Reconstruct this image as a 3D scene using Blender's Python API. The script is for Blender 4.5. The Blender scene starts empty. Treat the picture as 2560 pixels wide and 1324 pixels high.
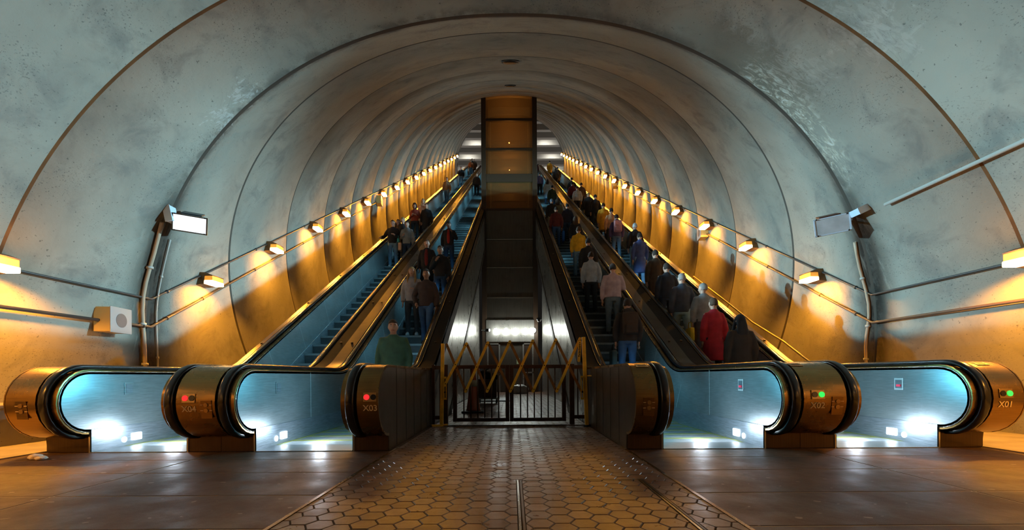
import bpy, bmesh, math, random
from mathutils import Vector, Matrix

random.seed(7)
SC = bpy.context.scene
COL = SC.collection
PI = math.pi
T30 = math.tan(PI / 6); C30 = math.cos(PI / 6); S30 = 0.5

# ------------------------------------------------------------------ camera, world, exposure
cam_d = bpy.data.cameras.new('camera')
cam_d.sensor_width = 36.0
cam_d.lens = 36.0 * 1072 / 2560
cam_d.shift_y = 278 / 2560
cam_d.clip_end = 300
cam = bpy.data.objects.new('camera', cam_d)
COL.objects.link(cam)
cam.matrix_world = Matrix.Translation((0, 0, 0.8)) @ Matrix.Rotation(PI / 2, 4, 'X') @ Matrix.Rotation(-0.006, 4, 'Z')
SC.camera = cam
world = bpy.data.worlds.new('world')
SC.world = world
world.use_nodes = True
world.node_tree.nodes['Background'].inputs[0].default_value = (0.5, 0.45, 0.4, 1)
world.node_tree.nodes['Background'].inputs[1].default_value = 0.015
vs = SC.view_settings
vs.view_transform = 'Standard'
vs.look = 'None'
vs.gamma = 1.0
vs.exposure = 0.0
vs.use_curve_mapping = False
SC.cycles.max_bounces = 5
SC.cycles.diffuse_bounces = 3
SC.cycles.glossy_bounces = 3
SC.cycles.transmission_bounces = 3
SC.cycles.use_fast_gi = False
SC.cycles.caustics_reflective = False
SC.cycles.caustics_refractive = False

COOL = (0.48, 0.89, 1.08)
SODIUM = (1.0, 0.40, 0.022)
CYAN = (0.13, 0.72, 1.0)


def lamp(kind, name, loc, energy, color, radius=0.05, direction=None, size=None, size_y=None, spot=None, blend=0.3):
    d = bpy.data.lights.new(name, kind)
    d.energy = energy
    d.color = color
    if kind in ('POINT', 'SPOT'):
        d.shadow_soft_size = radius
    if kind == 'SPOT':
        d.spot_size = spot
        d.spot_blend = blend
    if kind == 'AREA':
        d.shape = 'RECTANGLE'
        d.size = size
        d.size_y = size_y
    o = bpy.data.objects.new(name, d)
    COL.objects.link(o)
    o.location = loc
    if direction is not None:
        o.rotation_euler = Vector(direction).normalized().to_track_quat('-Z', 'Y').to_euler()
    return o


def cutoff_flood(name, loc, n_list, toward, energy, color, up_cut=0.0, up_axis=(0, 0, 1)):
    """A point light shaped to throw its beam towards one side only, with a straight cut-off edge (IES-like)."""
    o = lamp('POINT', name, loc, energy, color, radius=0.06)
    d = o.data
    d.use_nodes = True
    nt = d.node_tree
    em = nt.nodes['Emission']
    geo = nt.nodes.new('ShaderNodeNewGeometry')

    def dot(v):
        a = nt.nodes.new('ShaderNodeVectorMath'); a.operation = 'DOT_PRODUCT'
        nt.links.new(geo.outputs['Incoming'], a.inputs[0]); a.inputs[1].default_value = v
        return a.outputs['Value']

    def mrange(sock, a, b, c, e):
        m = nt.nodes.new('ShaderNodeMapRange'); m.interpolation_type = 'SMOOTHSTEP'
        nt.links.new(sock, m.inputs[0])
        for i, v in zip((1, 2, 3, 4), (a, b, c, e)):
            m.inputs[i].default_value = v
        return m.outputs[0]

    def mul(a, b):
        m = nt.nodes.new('ShaderNodeMath'); m.operation = 'MULTIPLY'
        nt.links.new(a, m.inputs[0]); nt.links.new(b, m.inputs[1])
        return m.outputs[0]
    s = mrange(dot(toward), 0.30, 0.85, 0.0, 1.0)
    for n in n_list:
        s = mul(s, mrange(dot(n), -0.004, 0.010, 0.0, 1.0))
    if up_cut:
        s = mul(s, mrange(dot(up_axis), -0.01, 0.30, 1.0, 1.0 - up_cut))
    nt.links.new(s, em.inputs['Strength'])
    return o


def plane_normal(p, q, d):
    n = Vector(d).cross(Vector(q) - Vector(p)).normalized()
    return n if n.z > 0 else -n


DIR_IN = (0, C30, S30)
for sx, nm in ((-1, 'left'), (1, 'right')):
    for k, (y, z, xw, en) in enumerate(((8.3, 3.7, 5.7, 6600), (17.0, 8.0, 5.5, 2700), (29.0, 14.9, 5.5, 2000), (41.0, 21.8, 5.5, 1600))):  # lowest pair sits at the floodlights; upper pairs are added vault fill
        p = (sx * xw, y, z)
        zq = 1.0 + T30 * (y - 7.3)
        n1 = plane_normal(p, (-sx * 6.3, y, zq), DIR_IN)
        n2 = plane_normal(p, (-sx * 6.4, y, 1.42), (0, 1, 0))
        cutoff_flood('flood_and_fill_' + nm, p, [n1, n2] if k == 0 else [n1], (-sx, 0, 0), en, COOL, up_cut=0.985 if k == 0 else 0.95, up_axis=(0, 0, 1) if k == 0 else (0, -S30, C30))

# ------------------------------------------------------------------ materials
MATS = {}


def base_mat(name):
    m = bpy.data.materials.new(name)
    m.use_nodes = True
    nt = m.node_tree
    return m, nt, nt.nodes['Principled BSDF']


def nd(nt, t, **kw):
    n = nt.nodes.new(t)
    for k, v in kw.items():
        setattr(n, k, v)
    return n


def mat(name, color, rough=0.5, metal=0.0, var=0.0, scale=6.0, stretch=(1, 1, 1), bump=0.0, spec=0.5, coat=0.0):
    if name in MATS:
        return MATS[name]
    m, nt, b = base_mat(name)
    b.inputs['Base Color'].default_value = (*color, 1)
    b.inputs['Roughness'].default_value = rough
    b.inputs['Metallic'].default_value = metal
    b.inputs['Specular IOR Level'].default_value = spec
    b.inputs['Coat Weight'].default_value = coat
    if var or bump:
        tc = nd(nt, 'ShaderNodeTexCoord')
        mp = nd(nt, 'ShaderNodeMapping')
        mp.inputs['Scale'].default_value = stretch
        nz = nd(nt, 'ShaderNodeTexNoise')
        nz.inputs['Scale'].default_value = scale
        nz.inputs['Detail'].default_value = 5
        nt.links.new(tc.outputs['Object'], mp.inputs[0])
        nt.links.new(mp.outputs[0], nz.inputs['Vector'])
        if var:
            r = nd(nt, 'ShaderNodeMapRange')
            r.inputs[1].default_value = 0.25; r.inputs[2].default_value = 0.75
            r.inputs[3].default_value = 1 - var; r.inputs[4].default_value = 1 + var
            nt.links.new(nz.outputs['Fac'], r.inputs[0])
            mx = nd(nt, 'ShaderNodeVectorMath', operation='SCALE')
            mx.inputs[0].default_value = color
            nt.links.new(r.outputs[0], mx.inputs['Scale'])
            nt.links.new(mx.outputs[0], b.inputs['Base Color'])
        if bump:
            bp = nd(nt, 'ShaderNodeBump')
            bp.inputs['Strength'].default_value = bump
            bp.inputs['Distance'].default_value = 0.01
            nt.links.new(nz.outputs['Fac'], bp.inputs['Height'])
            nt.links.new(bp.outputs[0], b.inputs['Normal'])
    MATS[name] = m
    return m


def emit(name, color, strength):
    if name in MATS:
        return MATS[name]
    m, nt, b = base_mat(name)
    b.inputs['Base Color'].default_value = (*color, 1)
    b.inputs['Emission Color'].default_value = (*color, 1)
    b.inputs['Emission Strength'].default_value = strength
    MATS[name] = m
    return m


class G:
    """tiny node-graph helper"""
    def __init__(s, nt):
        s.nt = nt

    def math(s, op, a, b=None, c=None, clamp=False):
        n = nd(s.nt, 'ShaderNodeMath', operation=op); n.use_clamp = clamp
        for i, v in enumerate((a, b, c)):
            if v is None:
                continue
            if isinstance(v, (int, float)):
                n.inputs[i].default_value = v
            else:
                s.nt.links.new(v, n.inputs[i])
        return n.outputs[0]

    def step(s, v, a, b, lo=0.0, hi=1.0):
        n = nd(s.nt, 'ShaderNodeMapRange'); n.interpolation_type = 'SMOOTHSTEP'
        s.nt.links.new(v, n.inputs[0])
        for i, x in zip((1, 2, 3, 4), (a, b, lo, hi)):
            n.inputs[i].default_value = x
        return n.outputs[0]

    def noise(s, vec, scale, detail=4, rough=0.55, stretch=None, dist=0.0):
        if stretch:
            mp = nd(s.nt, 'ShaderNodeMapping'); mp.inputs['Scale'].default_value = stretch
            s.nt.links.new(vec, mp.inputs[0]); vec = mp.outputs[0]
        n = nd(s.nt, 'ShaderNodeTexNoise')
        n.inputs['Scale'].default_value = scale; n.inputs['Detail'].default_value = min(detail, 5)
        n.inputs['Roughness'].default_value = rough; n.inputs['Distortion'].default_value = dist
        s.nt.links.new(vec, n.inputs['Vector'])
        return n.outputs['Fac']

    def mix(s, f, a, b):
        n = nd(s.nt, 'ShaderNodeMix', data_type='RGBA')
        if isinstance(f, (int, float)):
            n.inputs[0].default_value = f
        else:
            s.nt.links.new(f, n.inputs[0])
        for i, v in ((6, a), (7, b)):
            if isinstance(v, tuple):
                n.inputs[i].default_value = (*v, 1)
            else:
                s.nt.links.new(v, n.inputs[i])
        return n.outputs[2]

    def mul(s, *v):
        r = v[0]
        for x in v[1:]:
            r = s.math('MULTIPLY', r, x)
        return r


def concrete(name):
    m, nt, b = base_mat(name)
    g = G(nt)
    tc = nd(nt, 'ShaderNodeTexCoord')
    P = tc.outputs['Object']
    sep = nd(nt, 'ShaderNodeSeparateXYZ'); nt.links.new(P, sep.inputs[0])
    X, Y, Z = sep.outputs
    c = g.mix(g.step(g.noise(P, 0.45, 5), 0.3, 0.7), (0.255, 0.235, 0.195), (0.375, 0.34, 0.28))
    c = g.mix(g.mul(g.step(g.noise(P, 1.7, 6, 0.65, dist=0.6), 0.46, 0.74), 0.7), c, (0.17, 0.16, 0.145))
    # fine pits in clusters
    pits = g.mul(g.step(g.noise(P, 40, 2, 0.6, (1, 1, 1.8)), 0.60, 0.68), g.step(g.noise(P, 1.1, 3), 0.46, 0.62))
    c = g.mix(g.mul(pits, 0.75), c, (0.12, 0.11, 0.10))
    pits2 = g.step(g.noise(P, 26, 2, 0.5), 0.69, 0.73)
    c = g.mix(g.mul(pits2, 0.7), c, (0.10, 0.09, 0.08))
    # hairline cracks
    cr = g.math('ABSOLUTE', g.math('SUBTRACT', g.noise(P, 0.5, 5, 0.7, dist=1.4), 0.5))
    c = g.mix(g.mul(g.step(cr, 0.0, 0.0030, 1, 0), g.step(g.noise(P, 0.9, 2), 0.5, 0.62), 0.4), c, (0.14, 0.12, 0.10))
    # distance before the fold of the vault
    d = g.math('SUBTRACT', g.math('SUBTRACT', 8.0, g.math('MULTIPLY', Z, 0.268)), Y)
    # dark wet stains running down both walls at the fold
    low = g.step(Z, 2.4, 4.4, 1, 0)
    n1 = g.noise(P, 3.0, 5, 0.7, (1, 2.2, 0.25))
    near = g.step(g.math('ABSOLUTE', g.math('ADD', d, -0.02)), 0.06, 0.55, 1, 0)
    c = g.mix(g.mul(low, near, g.step(n1, 0.22, 0.46), 0.95), c, (0.045, 0.036, 0.027))
    cn = g.step(g.math('ABSOLUTE', g.math('ADD', d, -0.02)), 0.05, 0.26, 1, 0)
    c = g.mix(g.mul(g.step(Z, 3.2, 4.2, 1, 0), cn, g.step(g.noise(P, 4.0, 4, 0.7, (1, 3, 0.3)), 0.3, 0.5), 0.95), c, (0.020, 0.016, 0.012))
    # edge dirt all along the fold
    edge = g.step(g.math('ABSOLUTE', d), 0.05, 0.22, 1, 0)
    c = g.mix(g.mul(edge, g.step(g.noise(P, 2.5, 5, 0.7), 0.4, 0.6), 0.7), c, (0.11, 0.095, 0.08))
    # leak with lime crust on the right shoulder, before the fold
    nz = g.noise(P, 4.5, 6, 0.7, dist=1.2)
    xr = g.mul(g.step(X, 2.4, 3.1), g.step(X, 4.0, 4.9, 1, 0))
    wet = g.mul(xr, g.step(d, -0.02, 0.05), g.step(g.math('ADD', d, g.math('MULTIPLY', nz, 0.9)), 0.95, 1.3, 1, 0))
    c = g.mix(g.mul(wet, 0.75), c, (0.16, 0.125, 0.09))
    xc = g.mul(g.step(X, 3.3, 3.8), g.step(X, 5.0, 5.5, 1, 0))
    nz2 = g.noise(P, 7.0, 5, 0.7, (0.6, 1.6, 0.6), dist=1.5)
    crust = g.mul(xc, g.step(d, -0.02, 0.04), g.step(d, 0.22, 0.55, 1, 0), g.step(nz2, 0.47, 0.56))
    c = g.mix(g.mul(crust, 0.6), c, (0.46, 0.40, 0.30))
    white = g.mul(xc, g.step(d, 0.0, 0.06), g.step(d, 0.2, 0.45, 1, 0), g.step(nz2, 0.57, 0.62))
    c = g.mix(g.mul(white, 0.7), c, (0.62, 0.61, 0.58))

    def blot(pt, r, amount, col):
        nonlocal c
        dv = nd(nt, 'ShaderNodeVectorMath', operation='DISTANCE')
        nt.links.new(P, dv.inputs[0]); dv.inputs[1].default_value = pt
        k = g.math('ADD', dv.outputs['Value'], g.math('MULTIPLY', g.math('SUBTRACT', nz, 0.5), 1.3))
        c = g.mix(g.mul(g.step(k, r * 0.6, r, 1, 0), g.step(nz2, 0.42, 0.58), amount), c, col)
    blot((4.15, 5.05, 5.0), 0.42, 0.35, (0.50, 0.45, 0.40))
    blot((4.1, 6.05, 5.0), 0.5, 0.3, (0.48, 0.43, 0.37))
    blot((4.45, 5.0, 4.8), 0.34, 0.35, (0.50, 0.45, 0.40))
    blot((-4.45, 6.55, 4.75), 0.22, 0.6, (0.55, 0.53, 0.50))
    blot((-4.0, 6.5, 5.1), 0.16, 0.6, (0.55, 0.53, 0.50))
    # cast marks of the far rings
    ring = g.noise(P, 1.0, 3, 0.5, (0.12, 1.2, 0.5))
    c = g.mix(g.mul(g.step(Y, 9, 14), g.step(ring, 0.5, 0.66), 0.45), c, (0.16, 0.14, 0.12))
    nt.links.new(c, b.inputs['Base Color'])
    b.inputs['Roughness'].default_value = 0.82
    b.inputs['Specular IOR Level'].default_value = 0.25
    bp = nd(nt, 'ShaderNodeBump'); bp.inputs['Strength'].default_value = 0.25; bp.inputs['Distance'].default_value = 0.02
    h = g.noise(P, 7, 4, 0.65)
    nt.links.new(h, bp.inputs['Height']); nt.links.new(bp.outputs[0], b.inputs['Normal'])
    return m


def brushed(name, color, rough, metal, horizontal=True, scratch=0.25, patch=0.35):
    m, nt, b = base_mat(name)
    g = G(nt)
    P = nd(nt, 'ShaderNodeTexCoord').outputs['Object']
    st = (1, 2.0, 60) if horizontal else (60, 60, 0.6)
    s = g.noise(P, 3.0, 4, 0.6, st)
    big = g.noise(P, 2.2, 5, 0.65)
    c = g.mix(g.step(s, 0.3, 0.7), tuple(x * (1 - scratch) for x in color), tuple(min(1, x * (1 + scratch)) for x in color))
    c = g.mix(g.mul(g.step(big, 0.5, 0.75), patch), c, tuple(x * 0.55 for x in color))
    nt.links.new(c, b.inputs['Base Color'])
    b.inputs['Metallic'].default_value = metal
    r = g.math('ADD', rough, g.math('MULTIPLY', g.math('SUBTRACT', big, 0.5), 0.25))
    nt.links.new(r, b.inputs['Roughness'])
    bp = nd(nt, 'ShaderNodeBump'); bp.inputs['Strength'].default_value = 0.06; bp.inputs['Distance'].default_value = 0.004
    nt.links.new(s, bp.inputs['Height']); nt.links.new(bp.outputs[0], b.inputs['Normal'])
    return m


def slab_mat():
    m, nt, b = base_mat('granite_slab')
    g = G(nt)
    P = nd(nt, 'ShaderNodeTexCoord').outputs['Object']
    c = g.mix(g.step(g.noise(P, 1.3, 5), 0.35, 0.65), (0.085, 0.040, 0.022), (0.138, 0.066, 0.036))
    c = g.mix(g.mul(g.step(g.noise(P, 160, 2), 0.55, 0.7), 0.35), c, (0.25, 0.17, 0.12))
    spots = g.step(g.noise(P, 16, 1, 0.4, (0.8, 1, 1)), 0.735, 0.75)
    c = g.mix(g.mul(spots, 0.7), c, (0.34, 0.25, 0.19))
    c = g.mix(g.mul(g.step(g.noise(P, 3.7, 6, 0.7), 0.55, 0.72), 0.5), c, (0.055, 0.035, 0.025))
    nt.links.new(c, b.inputs['Base Color'])
    r = g.step(g.noise(P, 2.4, 5, 0.65), 0.3, 0.7, 0.40, 0.62)
    nt.links.new(r, b.inputs['Roughness'])
    b.inputs['Specular IOR Level'].default_value = 0.35
    bp = nd(nt, 'ShaderNodeBump'); bp.inputs['Strength'].default_value = 0.25; bp.inputs['Distance'].default_value = 0.01
    nt.links.new(g.noise(P, 11, 5, 0.6), bp.inputs['Height']); nt.links.new(bp.outputs[0], b.inputs['Normal'])
    return m


def tile_mat():
    m, nt, b = base_mat('hexagonal_paver')
    g = G(nt)
    P = nd(nt, 'ShaderNodeTexCoord').outputs['Object']
    at = nd(nt, 'ShaderNodeAttribute'); at.attribute_name = 'tint'
    c = g.mix(at.outputs['Fac'], (0.15, 0.075, 0.045), (0.27, 0.16, 0.11))
    c = g.mix(g.mul(g.step(g.noise(P, 9, 5, 0.65), 0.5, 0.7), 0.5), c, (0.10, 0.055, 0.038))
    c = g.mix(g.mul(g.step(g.noise(P, 70, 2), 0.6, 0.72), 0.35), c, (0.09, 0.05, 0.035))
    nt.links.new(c, b.inputs['Base Color'])
    r = g.step(g.noise(P, 5, 5, 0.7), 0.3, 0.7, 0.26, 0.46)
    nt.links.new(r, b.inputs['Roughness'])
    bp = nd(nt, 'ShaderNodeBump'); bp.inputs['Strength'].default_value = 0.22; bp.inputs['Distance'].default_value = 0.006
    nt.links.new(g.noise(P, 24, 4, 0.6), bp.inputs['Height']); nt.links.new(bp.outputs[0], b.inputs['Normal'])
    return m


def step_mat():
    """grooved tread metal: ribs run along the travel direction"""
    m, nt, b = base_mat('grooved_step_metal')
    g = G(nt)
    P = nd(nt, 'ShaderNodeTexCoord').outputs['Object']
    sep = nd(nt, 'ShaderNodeSeparateXYZ'); nt.links.new(P, sep.inputs[0])
    w = g.math('SINE', g.math('MULTIPLY', sep.outputs[0], 2 * PI / 0.018))
    c = g.mix(g.step(w, -0.3, 0.3), (0.14, 0.16, 0.17), (0.50, 0.55, 0.57))
    c = g.mix(g.mul(g.step(g.noise(P, 5, 4), 0.45, 0.7), 0.4), c, (0.10, 0.11, 0.11))
    nt.links.new(c, b.inputs['Base Color'])
    b.inputs['Metallic'].default_value = 0.2
    b.inputs['Roughness'].default_value = 0.45
    bp = nd(nt, 'ShaderNodeBump'); bp.inputs['Strength'].default_value = 0.5; bp.inputs['Distance'].default_value = 0.004
    nt.links.new(w, bp.inputs['Height']); nt.links.new(bp.outputs[0], b.inputs['Normal'])
    return m


def glass_mat(name, tint, haze, gloss_rough=0.04):
    m = bpy.data.materials.new(name); m.use_nodes = True
    nt = m.node_tree
    nt.nodes.remove(nt.nodes['Principled BSDF'])
    out = nt.nodes['Material Output']
    tr = nd(nt, 'ShaderNodeBsdfTransparent'); tr.inputs[0].default_value = (*tint, 1)
    df0 = nd(nt, 'ShaderNodeBsdfDiffuse'); df0.inputs[0].default_value = (*haze[:3], 1)
    tl = nd(nt, 'ShaderNodeBsdfTranslucent'); tl.inputs[0].default_value = (*haze[:3], 1)
    df = nd(nt, 'ShaderNodeMixShader'); df.inputs[0].default_value = 0.6
    nt.links.new(df0.outputs[0], df.inputs[1]); nt.links.new(tl.outputs[0], df.inputs[2])
    gl = nd(nt, 'ShaderNodeBsdfGlossy'); gl.inputs['Roughness'].default_value = gloss_rough
    gl.inputs[0].default_value = (0.8, 0.75, 0.65, 1)
    m1 = nd(nt, 'ShaderNodeMixShader'); m1.inputs[0].default_value = haze[3]
    nt.links.new(tr.outputs[0], m1.inputs[1]); nt.links.new(df.outputs[0], m1.inputs[2])
    fr = nd(nt, 'ShaderNodeFresnel'); fr.inputs[0].default_value = 1.45
    m2 = nd(nt, 'ShaderNodeMixShader')
    nt.links.new(fr.outputs[0], m2.inputs[0]); nt.links.new(m1.outputs[0], m2.inputs[1]); nt.links.new(gl.outputs[0], m2.inputs[2])
    nt.links.new(m2.outputs[0], out.inputs[0])
    return m


M_CONC = concrete('vault_concrete')
M_JOINT = mat('joint_dirt', (0.085, 0.07, 0.055), 0.9)
M_RUST = mat('rusty_joint', (0.16, 0.07, 0.02), 0.8, var=0.4, scale=4)
M_CURB = mat('kerb_concrete', (0.40, 0.33, 0.25), 0.75, var=0.25, scale=3, bump=0.3)
M_SLAB = slab_mat()
M_SLABJOINT = mat('slab_joint', (0.30, 0.20, 0.12), 0.5, var=0.3, scale=8)
M_GROUT = mat('grout', (0.045, 0.022, 0.014), 0.8)
M_TILE = tile_mat()
M_PANEL = brushed('balustrade_steel', (0.40, 0.46, 0.48), 0.36, 0.75, scratch=0.15)
M_SKIRT = brushed('skirt_steel', (0.40, 0.46, 0.52), 0.34, 0.75)
M_SEAM = mat('panel_seam', (0.72, 0.82, 0.84), 0.4, 0.1)
M_BRONZE = brushed('bronze_cover', (0.31, 0.185, 0.062), 0.27, 0.9, scratch=0.12)
M_BRONZED = brushed('dark_bronze', (0.10, 0.065, 0.040), 0.38, 0.75, horizontal=False, scratch=0.15)
M_DECK = brushed('deck_bronze', (0.085, 0.047, 0.018), 0.33, 0.9, scratch=0.12)
M_TRIM = mat('bright_trim', (0.6, 0.58, 0.52), 0.22, 1.0)
M_RUBBER = mat('handrail_rubber', (0.012, 0.012, 0.014), 0.22, spec=0.6)
M_STEP = step_mat()
M_RISER = mat('step_riser', (0.05, 0.06, 0.066), 0.5, 0.3, var=0.2, scale=7)
M_NOSE = mat('step_nose', (0.19, 0.225, 0.24), 0.45, 0.3, var=0.2, scale=12)  # paler than the riser, painting in light from above
M_YEL = mat('yellow_edge', (0.34, 0.34, 0.06), 0.5)
M_COMB = brushed('comb_metal', (0.26, 0.28, 0.28), 0.42, 0.5, horizontal=False)
M_CLAD = brushed('cladding_steel', (0.46, 0.44, 0.40), 0.30, 0.85, horizontal=False, scratch=0.22, patch=0.12)
M_SHAFTM = brushed('shaft_metal', (0.15, 0.13, 0.105), 0.36, 0.9, horizontal=False, scratch=0.2)
M_FRAME = mat('shaft_frame', (0.045, 0.024, 0.012), 0.5, 0.15)
M_GLASS = glass_mat('bronze_glass', (0.66, 0.50, 0.30), (0.45, 0.28, 0.11, 0.30))
M_GATE = mat('brown_gate_paint', (0.065, 0.030, 0.016), 0.42, 0.3, var=0.3, scale=9)
M_YBAR = mat('yellow_barrier_paint', (0.85, 0.47, 0.04), 0.42, var=0.18, scale=12)
M_BOLT = mat('dark_bolt', (0.05, 0.035, 0.02), 0.4, 0.8)
M_BLACK = mat('black_plastic', (0.012, 0.012, 0.012), 0.4)
M_HOUSE = mat('lamp_housing', (0.17, 0.085, 0.03), 0.45, 0.4)
M_LENSW = emit('sodium_lens', (1.0, 0.72, 0.36), 16)
M_LENSA = emit('sodium_lens_side', (1.0, 0.42, 0.05), 0.55)
M_PIPE = mat('conduit_steel', (0.10, 0.09, 0.085), 0.4, 0.7)
M_PIPEW = mat('grey_conduit', (0.42, 0.40, 0.36), 0.5)
M_FLOODW = emit('flood_glass', (0.88, 0.94, 1.0), 0.85)
M_FLOODD = mat('dim_flood_glass', (0.70, 0.78, 0.85), 0.12, 0.4, var=0.2, scale=5)
M_FLOODB = mat('flood_body', (0.055, 0.07, 0.08), 0.4, 0.5)
M_FLOODR = mat('rusty_flood_body', (0.13, 0.055, 0.035), 0.5, 0.4)
M_BOX = mat('junction_box_paint', (0.50, 0.62, 0.75), 0.4)
M_SPK = mat('speaker_cover', (0.36, 0.32, 0.30), 0.5)
M_SPKG = mat('speaker_grille', (0.15, 0.11, 0.10), 0.7)
M_SPKS = mat('speaker_side_lit', (0.62, 0.45, 0.16), 0.5)  # yellow of the orange lamp's light put into the case colour
M_REDL = emit('red_signal', (1.0, 0.025, 0.03), 1.15)
M_GRNL = emit('green_signal', (0.03, 1.0, 0.12), 1.1)
M_OFFL = mat('unlit_signal', (0.03, 0.02, 0.015), 0.2)
M_PLATE = mat('brass_plate', (0.48, 0.31, 0.12), 0.32, 0.85)
M_TEXT = mat('lettering', (0.9, 0.66, 0.35), 0.4)
M_LABEL = mat('sticker', (0.62, 0.50, 0.28), 0.5)
M_LABELT = mat('sticker_print', (0.10, 0.06, 0.03), 0.6)
M_STOPB = mat('stop_box', (0.66, 0.68, 0.68), 0.35, 0.3)
M_STOPR = emit('stop_button', (0.85, 0.05, 0.10), 0.35)
M_COMBL = emit('comb_light_lens', (0.80, 0.90, 1.0), 14)
M_COMBS = emit('comb_light_small_lens', (0.65, 0.80, 1.0), 2.5)
M_GLOBE = emit('globe_lamp', (0.95, 1.0, 0.95), 9)
M_HALLC = mat('hall_concrete', (0.17, 0.155, 0.14), 0.8, var=0.2, scale=0.8)
M_HALLB = mat('hall_beam', (0.42, 0.41, 0.38), 0.7)
M_HALLL = emit('hall_light', (1.0, 0.97, 0.90), 5)
M_CONE = mat('cone_orange', (0.30, 0.055, 0.015), 0.5)
M_CONEW = mat('cone_sleeve', (0.42, 0.34, 0.22), 0.5)
M_CART = mat('cart_brown', (0.085, 0.04, 0.022), 0.5)
M_BAGW = mat('clear_plastic', (0.55, 0.56, 0.54), 0.25)
M_CLOTH = mat('black_cloth', (0.012, 0.012, 0.014), 0.8)
M_PAPER = mat('crumpled_paper', (0.75, 0.60, 0.50), 0.7)


# ------------------------------------------------------------------ mesh helpers
class MB:
    def __init__(s):
        s.bm = bmesh.new()
        s.mats = []

    def mi(s, m):
        if m not in s.mats:
            s.mats.append(m)
        return s.mats.index(m)

    def face(s, vs, m, smooth=False):
        try:
            f = s.bm.faces.new(vs)
        except ValueError:
            return None
        f.material_index = s.mi(m); f.smooth = smooth
        return f

    def quad(s, pts, m):
        return s.face([s.bm.verts.new(p) for p in pts], m)

    def box(s, x0, x1, y0, y1, z0, z1, m, M=None):
        c = [Vector((x, y, z)) for z in (z0, z1) for y in (y0, y1) for x in (x0, x1)]
        if M is not None:
            c = [M @ v for v in c]
        v = [s.bm.verts.new(p) for p in c]
        for ids in ((0, 2, 3, 1), (4, 5, 7, 6), (0, 1, 5, 4), (2, 6, 7, 3), (0, 4, 6, 2), (1, 3, 7, 5)):
            s.face([v[i] for i in ids], m)
        return s

    def bbox(s, x0, x1, y0, y1, z0, z1, m, b=0.01, M=None):
        """bevelled box"""
        t = bmesh.new()
        bmesh.ops.create_cube(t, size=1)
        for v in t.verts:
            v.co = Vector(((x0 + x1) / 2 + v.co.x * (x1 - x0), (y0 + y1) / 2 + v.co.y * (y1 - y0), (z0 + z1) / 2 + v.co.z * (z1 - z0)))
        bmesh.ops.bevel(t, geom=list(t.edges), offset=b, segments=2, profile=0.6, affect='EDGES')
        s.add(t, m, M, smooth=False)
        return s

    def add(s, t, m, M=None, smooth=True):
        mp = {}
        for v in t.verts:
            mp[v] = s.bm.verts.new(M @ v.co if M is not None else v.co)
        for f in t.faces:
            s.face([mp[v] for v in f.verts], m, smooth)
        t.free()

    def tube(s, pts, r, m, seg=8, caps=True, smooth=True, rad=None):
        pts = [Vector(p) for p in pts]
        rings = []
        n = len(pts)
        up = None
        for i, p in enumerate(pts):
            t = (pts[min(i + 1, n - 1)] - pts[max(i - 1, 0)]).normalized()
            if up is None:
                a = Vector((0, 0, 1)) if abs(t.z) < 0.9 else Vector((1, 0, 0))
                up = (a - t * a.dot(t)).normalized()
            else:
                up = (up - t * up.dot(t)).normalized()
            w = t.cross(up)
            rr = rad[i] if rad else r
            if not isinstance(rr, tuple):
                rr = (rr, rr)
            rings.append([s.bm.verts.new(p + up * (rr[0] * math.cos(2 * PI * k / seg)) + w * (rr[1] * math.sin(2 * PI * k / seg))) for k in range(seg)])
        for a, b in zip(rings, rings[1:]):
            for k in range(seg):
                s.face([a[k], a[(k + 1) % seg], b[(k + 1) % seg], b[k]], m, smooth)
        if caps:
            s.face(list(reversed(rings[0])), m); s.face(rings[-1], m)
        return s

    def disc(s, c, n, r, h, m, seg=20):
        c = Vector(c); n = Vector(n).normalized()
        s.tube([c, c + n * h], r, m, seg)
        return s

    def sphere(s, c, r, m, seg=12, M=None):
        t = bmesh.new()
        bmesh.ops.create_uvsphere(t, u_segments=seg, v_segments=max(6, seg // 2 + 2), radius=1)
        rr = r if isinstance(r, tuple) else (r, r, r)
        for v in t.verts:
            v.co = Vector((c[0] + v.co.x * rr[0], c[1] + v.co.y * rr[1], c[2] + v.co.z * rr[2]))
        s.add(t, m, M)
        return s

    def lathe(s, prof, m, c=(0, 0, 0), seg=20):
        rings = [[s.bm.verts.new((c[0] + r * math.cos(2 * PI * k / seg), c[1] + r * math.sin(2 * PI * k / seg), c[2] + z)) for k in range(seg)] for r, z in prof]
        for a, b in zip(rings, rings[1:]):
            for k in range(seg):
                s.face([a[k], a[(k + 1) % seg], b[(k + 1) % seg], b[k]], m, True)
        s.face(list(reversed(rings[0])), m); s.face(rings[-1], m)
        return s

    def build(s, name, parent=None, label=None, autos=None):
        bmesh.ops.recalc_face_normals(s.bm, faces=list(s.bm.faces))
        me = bpy.data.meshes.new(name)
        s.bm.to_mesh(me); s.bm.free()
        for m in s.mats:
            me.materials.append(m)
        o = bpy.data.objects.new(name, me)
        COL.objects.link(o)
        if parent is not None:
            o.parent = parent
            o.matrix_parent_inverse = parent_world(parent).inverted()
        if label:
            o['label'] = label
        return o


def parent_world(o):
    m = o.matrix_basis.copy()
    if o.parent is not None:
        m = parent_world(o.parent) @ o.matrix_parent_inverse @ m
    return m


def tag(o, label, cat, group=None, kind=None):
    o['label'] = label; o['category'] = cat
    if group:
        o['group'] = group
    if kind:
        o['kind'] = kind
    return o


def thing(name, label, cat, loc=(0, 0, 0), group=None, rotz=0.0):
    o = bpy.data.objects.new(name, None)
    o.empty_display_size = 0.2
    COL.objects.link(o)
    o.location = loc
    o.rotation_euler = (0, 0, rotz)
    return tag(o, label, cat, group)


def struct(mb, name, label=None, parent=None):
    o = mb.build(name, parent)
    o['kind'] = 'structure'
    if label:
        o['label'] = label
    return o


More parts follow.
